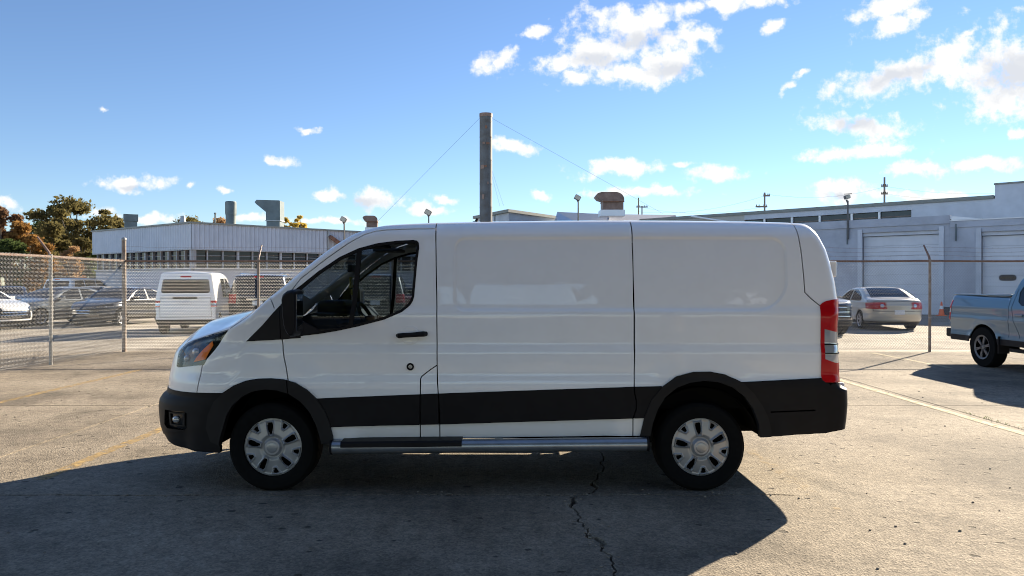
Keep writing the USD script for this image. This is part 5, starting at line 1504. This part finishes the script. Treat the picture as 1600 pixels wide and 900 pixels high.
upole(1194.5, 301, 85.0, 'utility pole with short crossarm over the long workshop roof', [(306, 5, 3), (323, 9, -5)])
upole(997.5, 309, 95.0, 'plain thin utility pole right of the large rusty cowl', r=0.07)
upole(1003, 322, 105.0, 'short utility pole with wide crossarm right of the large rusty cowl', [(323.5, 9, 0)])
upole(1381.5, 277, 90.0, 'tall slim pole above the workshop windows', [(291, 5, 0), (303, 5, 0)], r=0.11)
for k, (a, b) in enumerate([((997.5, 331, 95), (1194.5, 306, 85)), ((1003, 324, 105), (1194.5, 323, 85)), ((1194.5, 303, 85), (1381.5, 292, 90)), ((1381.5, 291, 90), (1640, 294, 88)), ((1381.5, 303, 90), (1640, 300, 88))]):
    p0, p1 = P3(*a), P3(*b)
    tag(obj('power_line', strand(p0, p1, 0.8, 16, False, 0.010), 'lamp_metal'), ['sagging wire from the plain thin pole to the workshop roof pole', 'lower wire reaching the workshop roof pole from the left', 'wire between the workshop roof pole and the tall slim pole', 'upper wire running right from the tall slim pole', 'lower wire running right from the tall slim pole'][k], 'power line')
t = thing('traffic_cone', 'small orange and white traffic cone standing against the garage wall', 'traffic cone', (*((GA + gd * tpx(GA, gd, 1477) + gn * 0.9)), 0))
obj('base', rbox(-0.18, 0.18, -0.18, 0.18, 0, 0.04, 0.015), 'cone_orange', t); obj('body', tube([(0, 0, 0.03), (0, 0, 0.70)], [0.14, 0.03], 16), 'cone_orange', t); obj('band', tube([(0, 0, 0.34), (0, 0, 0.50)], [0.093, 0.068], 16), 'cone_white', t)
# ------------------------------------------------------------------ parked vehicles
def wheel_parts(t, x, y, R, rim, wdt, sg, spokes=6, m='hub_silver'):
    p = [(rim * 0.98, -wdt / 2), (rim * 1.05, -wdt / 2 - 0.008), ((R + rim) / 2, -wdt / 2 - 0.012), (R * 0.96, -wdt / 2 + 0.005), (R, -wdt / 2 + 0.03), (R, wdt / 2 - 0.03), (R * 0.96, wdt / 2 - 0.005), (rim, wdt / 2)]
    w_ = obj('wheel', move(lathe_y(p, 36), (x, y, R - 0.008)), 'rubber', t, smooth=35)
    parts = [lathe_y([(rim * 0.86, sg * (wdt / 2 - 0.012)), (rim * 0.99, sg * (wdt / 2 + 0.004)), (rim, sg * (wdt / 2 - 0.03))], 36), lathe_y([(0, sg * (wdt / 2 - 0.012)), (rim * 0.22, sg * (wdt / 2 - 0.02)), (rim * 0.25, sg * (wdt / 2 - 0.05))], 18)]
    for k in range(spokes):
        a = 2 * math.pi * (k + 0.25) / spokes
        for da in (-0.09, 0.09):
            b = bx(rim * 0.18, rim * 0.93, -0.012, 0.012, -rim * 0.045, rim * 0.045)
            b.apply_translation((0, sg * (wdt / 2 - 0.022), 0)); b.apply_transform(trimesh.transformations.rotation_matrix(a + da, (0, 1, 0)))
            parts.append(b)
    obj('rim', move(cat(parts), (x, y, R - 0.008)), m, w_, smooth=30)
    obj('brake', move(lathe_y([(0, sg * 0.02), (rim * 0.9, sg * 0.02), (rim * 0.97, sg * wdt * 0.4), (rim * 0.97, -sg * wdt * 0.4), (0, -sg * wdt * 0.4)], 24), (x, y, R - 0.008)), 'dark_under', w_)


STY = {
    'sedan': dict(L=4.85, W=0.905, belt=0.95, tum=0.42, zt=[(0, .62), (.06, .70), (.25, .79), (.7, .90), (1.2, .985), (1.36, 1.03), (1.9, 1.30), (2.3, 1.42), (2.75, 1.455), (3.2, 1.43), (3.75, 1.25), (4.1, 1.10), (4.35, 1.065), (4.7, 1.03), (4.8, .97)],
                  xn=[(.15, .16), (.3, .04), (.5, 0), (.66, .03), (.8, .14), (1.5, .3)], xr=[(.15, 4.66), (.35, 4.80), (.55, 4.85), (.85, 4.83), (1.0, 4.76), (1.5, 4.7)], zb=.20, Lf=.95, pf=2.3, Lr=.60, pr=2.6, wb=(.96, 3.72), R=.325, rim=.225,
                  win=[[(1.62, .985), (2.02, 1.255), (2.36, 1.375), (2.68, 1.39), (2.68, .985)], [(2.76, .985), (2.76, 1.39), (3.15, 1.37), (3.60, 1.215), (3.78, 1.07), (3.74, .99)]],
                  ws=(1.34, 2.22, .70, .56), rw=(3.28, 4.12, .56, .66), head=[(.06, .60), (.02, .70), (.30, .79), (.62, .83), (.55, .70), (.3, .62)], tail=[(4.32, .74), (4.25, .93), (4.9, .97), (4.9, .72)], tail_in=.42, doors=(1.55, 2.72, 3.72), plate=.62, grille=(.55, .36, .66)),
    'suv': dict(L=5.05, W=0.97, belt=1.18, tum=0.26, zt=[(0, .90), (.06, .98), (.3, 1.06), (.8, 1.13), (1.35, 1.19), (1.5, 1.24), (2.05, 1.66), (2.35, 1.82), (2.8, 1.89), (3.6, 1.91), (4.4, 1.89), (4.72, 1.85), (4.85, 1.78)],
                xn=[(.2, .14), (.35, .03), (.6, 0), (.9, .03), (1.05, .10), (1.9, .3)], xr=[(.2, 4.9), (.45, 5.03), (.75, 5.05), (1.15, 5.0), (1.6, 4.87), (1.85, 4.78)], zb=.30, Lf=.75, pf=2.7, Lr=.28, pr=2.8, wb=(.98, 3.92), R=.40, rim=.265,
                win=[[(1.72, 1.215), (2.10, 1.52), (2.42, 1.755), (2.82, 1.79), (2.82, 1.215)], [(2.90, 1.215), (2.90, 1.79), (3.72, 1.80), (3.72, 1.215)], [(3.80, 1.215), (3.80, 1.80), (4.45, 1.77), (4.62, 1.24)]],
                ws=(1.50, 2.30, .78, .66), rwz=(1.24, 1.74, .76), head=[(.02, .78), (.02, .96), (.40, 1.0), (.38, .82)], tail=[(4.70, .95), (4.72, 1.24), (5.2, 1.24), (5.2, .93)], tail_in=.68, doors=(1.6, 2.86, 3.76), plate=.95, grille=(.68, .55, .95)),
    'minivan': dict(L=4.45, W=0.90, belt=1.10, tum=0.16, zt=[(0, .78), (.06, .88), (.3, 1.0), (.7, 1.10), (.9, 1.17), (1.35, 1.52), (1.7, 1.80), (2.1, 1.92), (2.7, 1.965), (3.7, 1.96), (4.2, 1.93), (4.32, 1.88)],
                    xn=[(.2, .14), (.35, .03), (.55, 0), (.8, .05), (1.0, .14), (1.9, .3)], xr=[(.2, 4.32), (.45, 4.43), (.7, 4.45), (1.2, 4.43), (1.7, 4.35), (1.95, 4.26)], zb=.30, Lf=.80, pf=2.4, Lr=.16, pr=2.6, wb=(.85, 3.65), R=.32, rim=.21,
                    win=[[(1.15, 1.14), (1.55, 1.52), (1.88, 1.74), (2.28, 1.78), (2.28, 1.14)], [(2.40, 1.14), (2.40, 1.76), (3.05, 1.76), (3.05, 1.14)]],
                    ws=(.92, 1.68, .74, .62), rwz=(1.30, 1.73, .73), head=[(.02, .70), (.05, .84), (.5, 1.0), (.5, .86)], tail=[(4.26, .86), (4.30, 1.06), (4.6, 1.06), (4.6, .86)], tail_in=.74, doors=(1.05, 2.33, 3.15), plate=1.02, grille=(.50, .45, .75)),
    'pickup': dict(L=5.42, W=0.945, belt=1.14, tum=0.34, zt=[(0, .92), (.05, 1.0), (.3, 1.08), (.9, 1.14), (1.45, 1.18), (1.62, 1.25), (2.1, 1.58), (2.35, 1.73), (2.7, 1.81), (3.1, 1.83), (3.34, 1.80), (3.42, 1.72), (3.52, 1.42), (3.55, 1.36), (3.60, 1.35), (4.4, 1.36), (5.25, 1.385), (5.33, 1.365)],
                   xn=[(.3, .12), (.45, .03), (.7, 0), (.95, .03), (1.1, .10), (1.9, .3)], xr=[(.2, 5.26), (.5, 5.38), (.9, 5.40), (1.3, 5.37), (1.9, 5.35)], zb=.46, Lf=.70, pf=2.8, Lr=.12, pr=3.0, wb=(.93, 4.22), R=.388, rim=.235,
                   win=[[(1.80, 1.20), (2.12, 1.47), (2.40, 1.68), (2.62, 1.735), (2.62, 1.20)], [(2.70, 1.20), (2.70, 1.735), (3.05, 1.735), (3.26, 1.62), (3.34, 1.44), (3.30, 1.27), (3.18, 1.20)]],
                   ws=(1.64, 2.30, .74, .64), head=[(.02, .80), (.02, .98), (.40, 1.04), (.38, .88)], tail=[(5.27, .86), (5.24, 1.26), (5.5, 1.26), (5.5, .88)], tail_in=.72, doors=(1.72, 2.66, 3.43), plate=.60, grille=(.60, .55, .98)),
}


def make_car(name, label, style, paint, loc, head, group=None, res=1.0, rail=False, lower=None):
    s = STY[style]
    rot = math.atan2(-head[1], -head[0])
    t = thing(name, label, {'sedan': 'car', 'suv': 'car', 'minivan': 'van', 'pickup': 'pickup truck'}[style], (*loc, 0), rot, group)
    L_, W0, belt, tum = s['L'], s['W'], s['belt'], s['tum']

    def Wf(x, z):
        x, z = np.broadcast_arrays(np.asarray(x, float), np.asarray(z, float))
        w_ = W0 - 0.05 * smooth01(z, 0.42, 0.20) - np.maximum(z - belt, 0) * tum
        w_ = w_ + 0.012 * np.exp(-((z - belt * 0.80) / 0.05) ** 2) - 0.016 * np.exp(-((z - belt * 0.60) / 0.10) ** 2)
        for cx in s['wb']:
            d = np.hypot(x - cx, z - s['R'])
            w_ = w_ + 0.018 * smooth01(d, s['R'] + 0.20, s['R'] + 0.04)
        if style == 'pickup':
            w_ = w_ - 0.0 * x
        return w_
    zt = pchip(s['zt']) if style != 'pickup' else lin(s['zt'])
    crown = lambda x: zt(x) + (0.0 if style == 'pickup' else 0.015) + 0.02 * smooth01(x, 0.1, 0.5) * (1 if style != 'pickup' else (np.asarray(x) < 3.3))
    S, under = loft(lin(s['xn']), lin(s['xr']), zt, crown, lambda x: np.full_like(np.asarray(x, float), s['zb']), Wf, s['Lf'], s['pf'], s['Lr'], s['pr'],
                    lambda x: np.full_like(np.asarray(x, float), 0.075), int(120 * res), int(46 * res), nf=26, nr=14, narc=6, ntop=9)
    O = np.array([-L_ / 2, 0, 0])
    for cx in s['wb']:
        _, S = split(S, Point(cx, s['R'] - 0.01).buffer(s['R'] + 0.055, 24).union(sbox(cx - s['R'] - 0.05, -1, cx + s['R'] + 0.05, s['R'] - 0.02)), filt=lambda C, Nf: np.abs(C[:, 1]) > 0.35)
    for wpoly in s['win']:
        q, S = split(S, Polygon(wpoly).buffer(-0.02).buffer(0.02), filt=lambda C, Nf: np.abs(C[:, 1]) > 0.3)
        for sg in (-1, 1):
            qs = side_of(q, sg)
            if len(qs[2]):
                obj('side_window', shift(shell((qs[0] - qs[1] * 0.006, qs[1], qs[2]), 0, -0.008), O), 'car_glass', t)
    a, b, y0, y1 = s['ws']
    q, S = split(S, Polygon([(a, -y0), (b, -y1), (b, y1), (a, y0)]).buffer(-0.03).buffer(0.03), ax=(0, 1), filt=lambda C, Nf: (C[:, 2] > 0.95) & (Nf[:, 2] > 0.2))
    obj('windscreen', shift(shell((q[0] - q[1] * 0.004, q[1], q[2]), 0, -0.006), O), 'car_glass', t)
    if 'rw' in s:
        a, b, y0, y1 = s['rw']
        q, S = split(S, Polygon([(a, -y0), (b, -y1), (b, y1), (a, y0)]).buffer(-0.03).buffer(0.03), ax=(0, 1), filt=lambda C, Nf: (C[:, 2] > 0.95) & (Nf[:, 2] > 0.2))
        obj('rear_window', shift(shell((q[0] - q[1] * 0.004, q[1], q[2]), 0, -0.006), O), 'car_glass', t)
    if 'rwz' in s:
        z0, z1, y0 = s['rwz']
        q, S = split(S, Polygon([(-y0, z0), (y0, z0), (y0 * 0.93, z1), (-y0 * 0.93, z1)]).buffer(-0.07).buffer(0.07), ax=(1, 2), filt=lambda C, Nf: (C[:, 0] > L_ * 0.8) & (Nf[:, 0] > 0.4))
        obj('rear_window', shift(shell((q[0] - q[1] * 0.004, q[1], q[2]), 0, -0.006), O), 'car_glass', t)
        q, S = split(S, sbox(-0.16, z1 + 0.06, 0.16, z1 + 0.11), ax=(1, 2), filt=lambda C, Nf: (C[:, 0] > L_ * 0.8))
        obj('brake_light', shift(shell(q, 0.004, 0.01), O), 'red_lens', t)
    q, S = split(S, Polygon(s['head']), filt=lambda C, Nf: (C[:, 0] < 0.75) & (np.abs(C[:, 1]) > W0 * 0.52))
    for sg in (-1, 1):
        qs = side_of(q, sg)
        h_ = obj('headlight', shift(shell((qs[0] - qs[1] * 0.02, qs[1], qs[2]), 0, -0.02), O), 'gloss_black', t)
        if len(qs[0]):
            c = qs[0].mean(0); m = trimesh.creation.icosphere(1, 0.055); m.apply_translation(c - [-0.03, sg * 0.03, 0]); obj('lamp', move(m, O), 'clear_lens', h_)
        obj('lamp_cover', shift(qs, O), 'lens_glass', h_)
    ti = s['tail_in']
    q, S = split(S, Polygon(s['tail']), filt=lambda C, Nf: (C[:, 0] > L_ * 0.8) & (np.abs(C[:, 1]) > ti))
    for sg in (-1, 1):
        qs = side_of(q, sg)
        tl_ = obj('tail_light', shift(shell(qs, 0.006, 0.012), O), 'red_lens', t)
        if style in ('sedan', 'minivan', 'pickup') and len(qs[0]):
            zc_ = qs[0][:, 2].mean()
            inn, _ = split(qs, Point(sg * (ti + 0.11), zc_).buffer(0.060) if style == 'sedan' else sbox(-2, zc_ - 0.05, 2, zc_ + 0.03), ax=(1, 2))
            if len(inn[2]):
                obj('reversing_lamp', shift(shell(inn, 0.009, 0.0), O), 'clear_lens', tl_)
    gy, g0, g1 = s['grille']
    q, S = split(S, sbox(-gy, g0, gy, g1), ax=(1, 2), filt=lambda C, Nf: (C[:, 0] < 0.6) & (Nf[:, 0] < -0.3))
    gr_ = obj('grille', shift(shell((q[0] - q[1] * 0.02, q[1], q[2]), 0, -0.02), O), 'gloss_black', t)
    for k in range(3):
        z = g0 + (g1 - g0) * (k + 0.5) / 3
        bar, _ = split(q, sbox(-gy, z - 0.010, gy, z + 0.010), ax=(1, 2))
        obj('grille_bar', shift(shell(bar, 0.0, 0.01), O), 'chrome', gr_)
    # dark sill and bumper bottoms
    q, S = split(S, sbox(-1, 0, 9, s['zb'] + {'suv': 0.20, 'minivan': 0.17}.get(style, 0.11)))
    obj('lower_trim', shift(shell(q, 0.0, 0.02), O), 'black_plastic', t)
    # shut lines
    ds = s['doors']
    zlo, zhi = s['zb'] + 0.16, float(zt(ds[1])) - 0.10
    lines = [LineString([(ds[0] - 0.02, zlo), (ds[0] - 0.05, belt - 0.1), (ds[0], belt + 0.02)]), LineString([(ds[1], zlo), (ds[1], zhi)]), LineString([(ds[2] - 0.30, zlo), (ds[2] - 0.05, belt - 0.25), (ds[2], belt + 0.05), (ds[2] - 0.04, belt + 0.2)])]
    if style == 'pickup':
        lines[2] = LineString([(ds[2] - 0.22, zlo), (ds[2] - 0.16, 0.75), (ds[2] - 0.06, 0.95), (ds[2], belt + 0.04), (ds[2] - 0.03, 1.5)])
        lines.append(LineString([(3.505, zlo), (3.50, 1.0), (3.53, 1.45)]))
    if style == 'sedan':
        lines.append(LineString([(4.30, 1.02), (4.42, 0.95)]))
    g_ = shapely.union_all([l_.buffer(0.006) for l_ in lines])
    _, S = split(S, g_, filt=lambda C, Nf: np.abs(C[:, 1]) > 0.4)
    if style in ('suv', 'minivan', 'sedan'):
        zz = (0.55, belt + 0.05) if style != 'sedan' else (0.66, 0.99)
        ring = Polygon([(-W0 * .86, zz[0]), (W0 * .86, zz[0]), (W0 * .82, zz[1]), (-W0 * .82, zz[1])]).boundary.buffer(0.007)
        _, S = split(S, ring, ax=(1, 2), filt=lambda C, Nf: (C[:, 0] > L_ * 0.85) & (Nf[:, 0] > 0.3))
    # number plate
    xr_ = float(lin(s['xr'])(s['plate']))
    obj('number_plate', move(rbox(xr_ - 0.005, xr_ + 0.012, -0.16, 0.16, s['plate'] - 0.08, s['plate'] + 0.08, 0.005), O), 'plate_white', t)
    if style in ('suv', 'minivan'):
        obj('tailgate_trim', move(rbox(xr_ - 0.01, xr_ + 0.02, -0.36, 0.36, s['plate'] + 0.10, s['plate'] + 0.16, 0.008), O), 'chrome' if style == 'suv' else 'black_plastic', t)
    if style == 'pickup':
        # open load bed
        bedp = sbox(3.62, -0.76, 5.26, 0.76)
        _, S = split(S, bedp, ax=(0, 1), filt=lambda C, Nf: (C[:, 2] > 1.2) & (Nf[:, 2] > 0.4))
        box_ = [bx(3.60, 5.28, -0.78, 0.78, 0.80, 0.84), bx(3.58, 3.62, -0.78, 0.78, 0.8, 1.345), bx(3.6, 5.28, -0.80, -0.762, 0.82, 1.345), bx(3.6, 5.28, 0.762, 0.80, 0.82, 1.345), bx(5.262, 5.30, -0.8, 0.8, 0.82, 1.345)]
        obj('load_bed', move(cat(box_), O), 'black_plastic', t, smooth=False)
        for sg in (-1, 1):
            obj('bed_rail_cap', move(rbox(3.58, 5.34, sg * 0.80 - 0.05, sg * 0.80 + 0.05, 1.365, 1.392, 0.012), O), paint, t)
        obj('rear_bumper', move(rbox(5.28, 5.52, -0.90, 0.90, 0.50, 0.68, 0.03), O), 'black_plastic', t)
        obj('step', move(bx(1.75, 3.45, -0.96, -0.84, 0.36, 0.42), O), 'black_plastic', t); obj('step', move(bx(1.75, 3.45, 0.84, 0.96, 0.36, 0.42), O), 'black_plastic', t)
        for sg in (-1, 1):
            obj('mud_flap', move(bx(s['wb'][1] - s['R'] - 0.11, s['wb'][1] - s['R'] - 0.09, sg * 0.90 - 0.13, sg * 0.90 + 0.08, 0.30, 0.62), O), 'black_plastic', t)
    obj('body', shift(shell(S, 0, 0.016), O), paint, t)
    chas = [bx(0.5, L_ - 0.4, -W0 * 0.62, W0 * 0.62, s['zb'] + 0.0, s['zb'] + 0.25)]
    if style != 'pickup':
        chas.append(bx(1.4, L_ - 1.5, -W0 * 0.92, W0 * 0.92, s['zb'] + 0.02, s['zb'] + 0.10))
    obj('underbody', move(cat(chas), O), 'dark_under', t, smooth=False)
    for cx in s['wb']:
        for sg in (-1, 1):
            wheel_parts(t, cx + O[0], sg * (W0 - 0.105), s['R'], s['rim'], 0.225 if style != 'pickup' else 0.26, sg, 6, 'hub_silver' if style != 'pickup' else 'dark_rim')
            ang = np.linspace(0, np.pi, 16); R = s['R'] + 0.06
            prof = [(cx + R * math.cos(a_), s['R'] - 0.01 + R * math.sin(a_)) for a_ in ang]
            A_ = np.array([(x_, sg * (W0 - 0.02), z_) for x_, z_ in prof] + [(x_, sg * (W0 - 0.40), z_) for x_, z_ in prof]); n_ = len(prof)
            Fc = [(k, k + 1, n_ + k + 1) for k in range(n_ - 1)] + [(k, n_ + k + 1, n_ + k) for k in range(n_ - 1)] + [(n_, n_ + k, n_ + k + 1) for k in range(1, n_ - 1)]
            obj('wheel_house', move(trimesh.Trimesh(A_, Fc, process=False), O), 'dark_under', t, smooth=False)
    for sg in (-1, 1):
        xm = s['win'][0][0][0] + 0.16; zm = belt + 0.10
        mr = rbox(xm - 0.06, xm + 0.06, sg * (W0 + 0.09) - 0.10, sg * (W0 + 0.09) + 0.10, zm - 0.07, zm + 0.08, 0.035)
        obj('door_mirror', move(mr, O), paint if style == 'sedan' else 'black_plastic', t)
        for k in range(2 if style != 'minivan' else 1):
            xh = ds[k + 1] - 0.22
            obj('door_handle', move(rbox(xh - 0.10, xh + 0.10, sg * (W0 + 0.005) - 0.022, sg * (W0 + 0.005) + 0.022, belt - 0.13, belt - 0.09, 0.012), O), paint, t)
    if rail:
        for sg in (-1, 1):
            obj('roof_rail', move(tube([(2.5, sg * 0.66, 1.86), (2.6, sg * 0.66, 1.95), (4.3, sg * 0.66, 1.945), (4.5, sg * 0.66, 1.85)], 0.018, 6), O), 'chrome', t)
    return t


def at_rear(px, Y, L_, head):
    c = np.array([(px - 800) * Y / F, Y])
    h = np.array(head) / np.linalg.norm(head)
    return c + h * L_ / 2, h


def at_mid(px, Y, head):
    return np.array([(px - 800) * Y / F, Y]), np.array(head) / np.linalg.norm(head)


make_car('pickup_truck', 'blue grey pickup truck parked at the right edge in front of the fence', 'pickup', 'blue_truck', (10.00, 14.2 - 1.51), (0.0, -1.0), res=1.6)
l_, h_ = at_rear(289, 23.2, 4.45, (-0.20, 0.98)); make_car('white_minivan', 'small white panel van seen from behind through the left fence', 'minivan', 'white_car', l_, h_)
l_, h_ = at_rear(402, 24.6, 5.05, (-0.16, 0.98)); make_car('dark_suv', 'dark estate car seen from behind right of the small white van', 'suv', 'black_car', l_, h_, rail=True)
l_, h_ = at_rear(586, 25.0, 5.05, (-0.10, 0.99)); make_car('dark_suv', 'black estate car seen only through the cab windows of the white van', 'suv', 'black_car', l_, h_)
l_, h_ = at_mid(655, 30.0, (0.2, 0.98)); make_car('red_sedan', 'red car partly seen through the rear of the van cab window', 'sedan', 'red_car', l_, h_)
l_, h_ = at_mid(192, 29.5, (-0.10, -0.995)); make_car('black_sedan', 'black saloon car facing the fence left of the small white van', 'sedan', 'black_car', l_, h_)
l_, h_ = at_mid(92, 29.5, (-0.34, -0.94)); make_car('slate_sedan', 'slate blue saloon car behind the left fence post', 'sedan', 'slate_car', l_, h_)
l_, h_ = at_mid(-44, 26.5, (0.93, -0.36)); make_car('white_sedan', 'white car at the far left edge with its nose to the right', 'sedan', 'white_car', l_, h_)
l_, h_ = at_rear(84, 41.0, 5.05, (0.15, 0.98)); wt = make_car('white_suv', 'white work vehicle with an orange roof beacon behind the slate blue car', 'suv', 'white_car', l_, h_)
obj('roof_beacon', tube([(0.2, 0.0, 1.92), (0.2, 0, 2.10)], [0.16, 0.11], 12), 'beacon', wt)
l_, h_ = at_rear(1406, 25.0, 4.85, (0.10, 0.995)); make_car('silver_sedan', 'silver beige saloon car seen from behind right of the van tail', 'sedan', 'silver_car', l_, h_, res=1.3)
l_, h_ = at_mid(1226, 24.4, (0.22, -0.975)); make_car('dark_suv', 'dark vehicle with a sunlit hood half hidden behind the van tail light', 'suv', 'dark_car', l_, h_)

l_, h_ = at_mid(146, 37.5, (0.2, -0.98)); make_car('silver_sedan', 'pale car further back between the slate blue and the black saloon', 'sedan', 'silver_car', l_, h_)
l_, h_ = at_mid(14, 38.0, (0.5, -0.87)); make_car('slate_sedan', 'grey car in the back row at the far left edge', 'sedan', 'slate_car', l_, h_)

# ------------------------------------------------------------------ trees
def tree(name, label, x, y, h, spread, leaf, n=3600, size=0.30, base=0.25, seed=0, group=None, clumps=26, open_=0.0, flat=1.0, cat_='tree'):
    r = np.random.default_rng(1000 + seed)
    t = thing(name, label, cat_, (x, y, 0), 0, group)
    limbs = []
    pts = []
    z0 = h * base
    for k in range(clumps):
        a = r.uniform(0, 2 * np.pi); u = r.random() ** 0.6
        zz = r.uniform(0.0, 1.0)
        prof = math.sin(math.pi * (0.12 + 0.80 * zz)) ** 0.7
        rad = spread * prof * u
        c = np.array([rad * math.cos(a), rad * math.sin(a) * 0.9, z0 + (h - z0) * (0.10 + 0.86 * zz)])
        pts.append((c, spread * r.uniform(0.26, 0.52) * (1 - open_ * 0.35)))
        if k < 14:
            st = np.array([0, 0, z0 * 0.8 + (c[2] - z0) * 0.35]); mid = (st + c) / 2 + r.normal(0, spread * 0.07, 3)
            limbs.append(tube([st, mid, c], [h * 0.011, h * 0.007, h * 0.003], 5, caps=False))
    tr = tube([(0, 0, -0.1), (0.02 * h * r.normal(), 0.02 * h * r.normal(), h * 0.3), (0.03 * h * r.normal() * 0.5, 0, h * 0.6), (0, 0, h * 0.86)], [h * 0.026, h * 0.020, h * 0.013, h * 0.004], 9)
    obj('trunk', cat([tr] + limbs), 'bark', t)
    n = int(n * 2.6); size = size * 0.68
    per = n // clumps
    C = []
    for c, rad in pts:
        d = r.normal(0, 1, (per, 3)); d /= np.linalg.norm(d, axis=1, keepdims=True)
        q = c + d * (rad * r.random((per, 1)) ** 0.42 * r.uniform(0.75, 1.25, (per, 1))) * [1, 1, 0.62 * flat]
        C.append(q)
    C = np.vstack(C); C = C[C[:, 2] > 0.15]
    m = len(C)
    a = r.normal(0, 1, (m, 3)); a /= np.linalg.norm(a, axis=1, keepdims=True)
    b = np.cross(a, r.normal(0, 1, (m, 3))); b /= np.linalg.norm(b, axis=1, keepdims=True)
    sz = size * r.uniform(0.5, 1.25, (m, 1))
    V = np.stack([C - a * sz, C + b * sz * 0.5, C + a * sz, C - b * sz * 0.5], 1).reshape(-1, 3)
    i = np.arange(m) * 4
    obj('crown', trimesh.Trimesh(V, np.vstack([np.c_[i, i + 1, i + 2], np.c_[i, i + 2, i + 3]]), process=False), leaf, t, smooth=False)
    return t


def tree_px(name, label, px, top, Y, wpx, leaf, seed, **k):
    h = zpx(top, Y) + 0.3
    return tree(name, label, (px - 800) * Y / F, Y, h, wpx * Y / F, leaf, seed=seed, **k)


tree_px('oak_tree', 'tallest tree, an olive brown spreading oak left of the warehouse', 120, 318, 80.0, 66, 'leaf_olive', 1, n=6500, size=0.34, base=0.30, clumps=44, open_=0.75, flat=0.85)
tree_px('oak_tree', 'thin crowned tree against the left end of the warehouse roof', 170, 331, 84.0, 34, 'leaf_olive', 2, n=1900, size=0.30, base=0.45, clumps=14, open_=0.9, flat=0.8)
tree_px('maple_tree', 'brown leaved tree at the left edge above the fence', 2, 330, 60.0, 34, 'leaf_brown', 3, n=3800, size=0.26)
tree_px('maple_tree', 'russet orange tree between the left edge and the dark pine', 36, 352, 57.0, 26, 'leaf_orange', 4, n=3000, size=0.24, base=0.1)
tree_px('pine_tree', 'dark green small tree peeking between the brown trees and the oak', 62, 344, 88.0, 20, 'leaf_green', 5, n=2200, size=0.28, base=0.1)
tree_px('round_tree', 'rounded green tree in front of the oak', 82, 352, 66.0, 28, 'leaf_olive', 6, n=3400, size=0.25, base=0.12)
tree_px('round_tree', 'yellow green bush between the round tree and the warehouse', 126, 376, 62.0, 24, 'leaf_olive', 7, n=2600, size=0.22, base=0.05)
tree_px('shrub', 'tan dry shrub above the fence left of the warehouse', 112, 386, 56.0, 22, 'leaf_tan', 8, n=2600, size=0.18, base=0.03, cat_='shrub')
tree_px('shrub', 'orange shrub behind the left fence near the leaning arm', 66, 384, 54.0, 20, 'leaf_orange', 9, n=2400, size=0.18, base=0.03, cat_='shrub')
tree_px('shrub', 'green brown shrub low behind the fence at the left edge', 14, 380, 53.0, 28, 'leaf_green', 10, n=2600, size=0.2, base=0.03, cat_='shrub')
tree_px('shrub', 'dark shrub at the foot of the warehouse end wall', 145, 400, 55.0, 16, 'leaf_green', 11, n=1600, size=0.18, base=0.03, cat_='shrub')
tree_px('poplar_tree', 'bare yellowish tree top right of the hooded duct, left one', 446, 338, 82.0, 13, 'leaf_yellow', 12, n=900, size=0.26, base=0.3, clumps=34, open_=0.9)
tree_px('poplar_tree', 'yellow tree top right of the hooded duct, right one', 468, 336, 82.0, 16, 'leaf_yellow', 13, n=1200, size=0.26, base=0.3, clumps=38, open_=0.9)
tree_px('far_tree', 'low olive tree top behind the pale dome vent', 303, 343, 90.0, 34, 'leaf_olive', 14, n=2000, size=0.3, base=0.3)
tree_px('far_tree', 'faint tan tree top left of the tall round duct', 346, 341, 95.0, 22, 'leaf_tan', 15, n=1200, size=0.3, base=0.3, clumps=20)
tree_px('maple_tree', 'brown tree cut by the left edge of the photo', -60, 325, 64.0, 40, 'leaf_brown', 16, n=3000, size=0.28)
# trees across the street behind the viewpoint: they show as dark branching reflections in the white paint
for k, (x, y, h, sp, wh_) in enumerate([(-21, -11.5, 13, 6.0, 'far beyond the left fence'), (-12.5, -10, 13.5, 6.0, 'opposite the left fence'), (-4, -11, 14, 6.2, 'opposite the van nose'), (4.5, -10, 13, 6.0, 'opposite the van tail'), (13, -11.5, 14, 6.2, 'opposite the pickup truck'), (21.5, -10, 13, 6.0, 'far beyond the pickup truck')]):
    tree('street_tree', 'dark street tree behind the viewpoint, ' + wh_, x, y, h, sp, 'leaf_dark', n=3300, size=0.9, base=0.16, seed=40 + k, group='street trees reflected in the van')
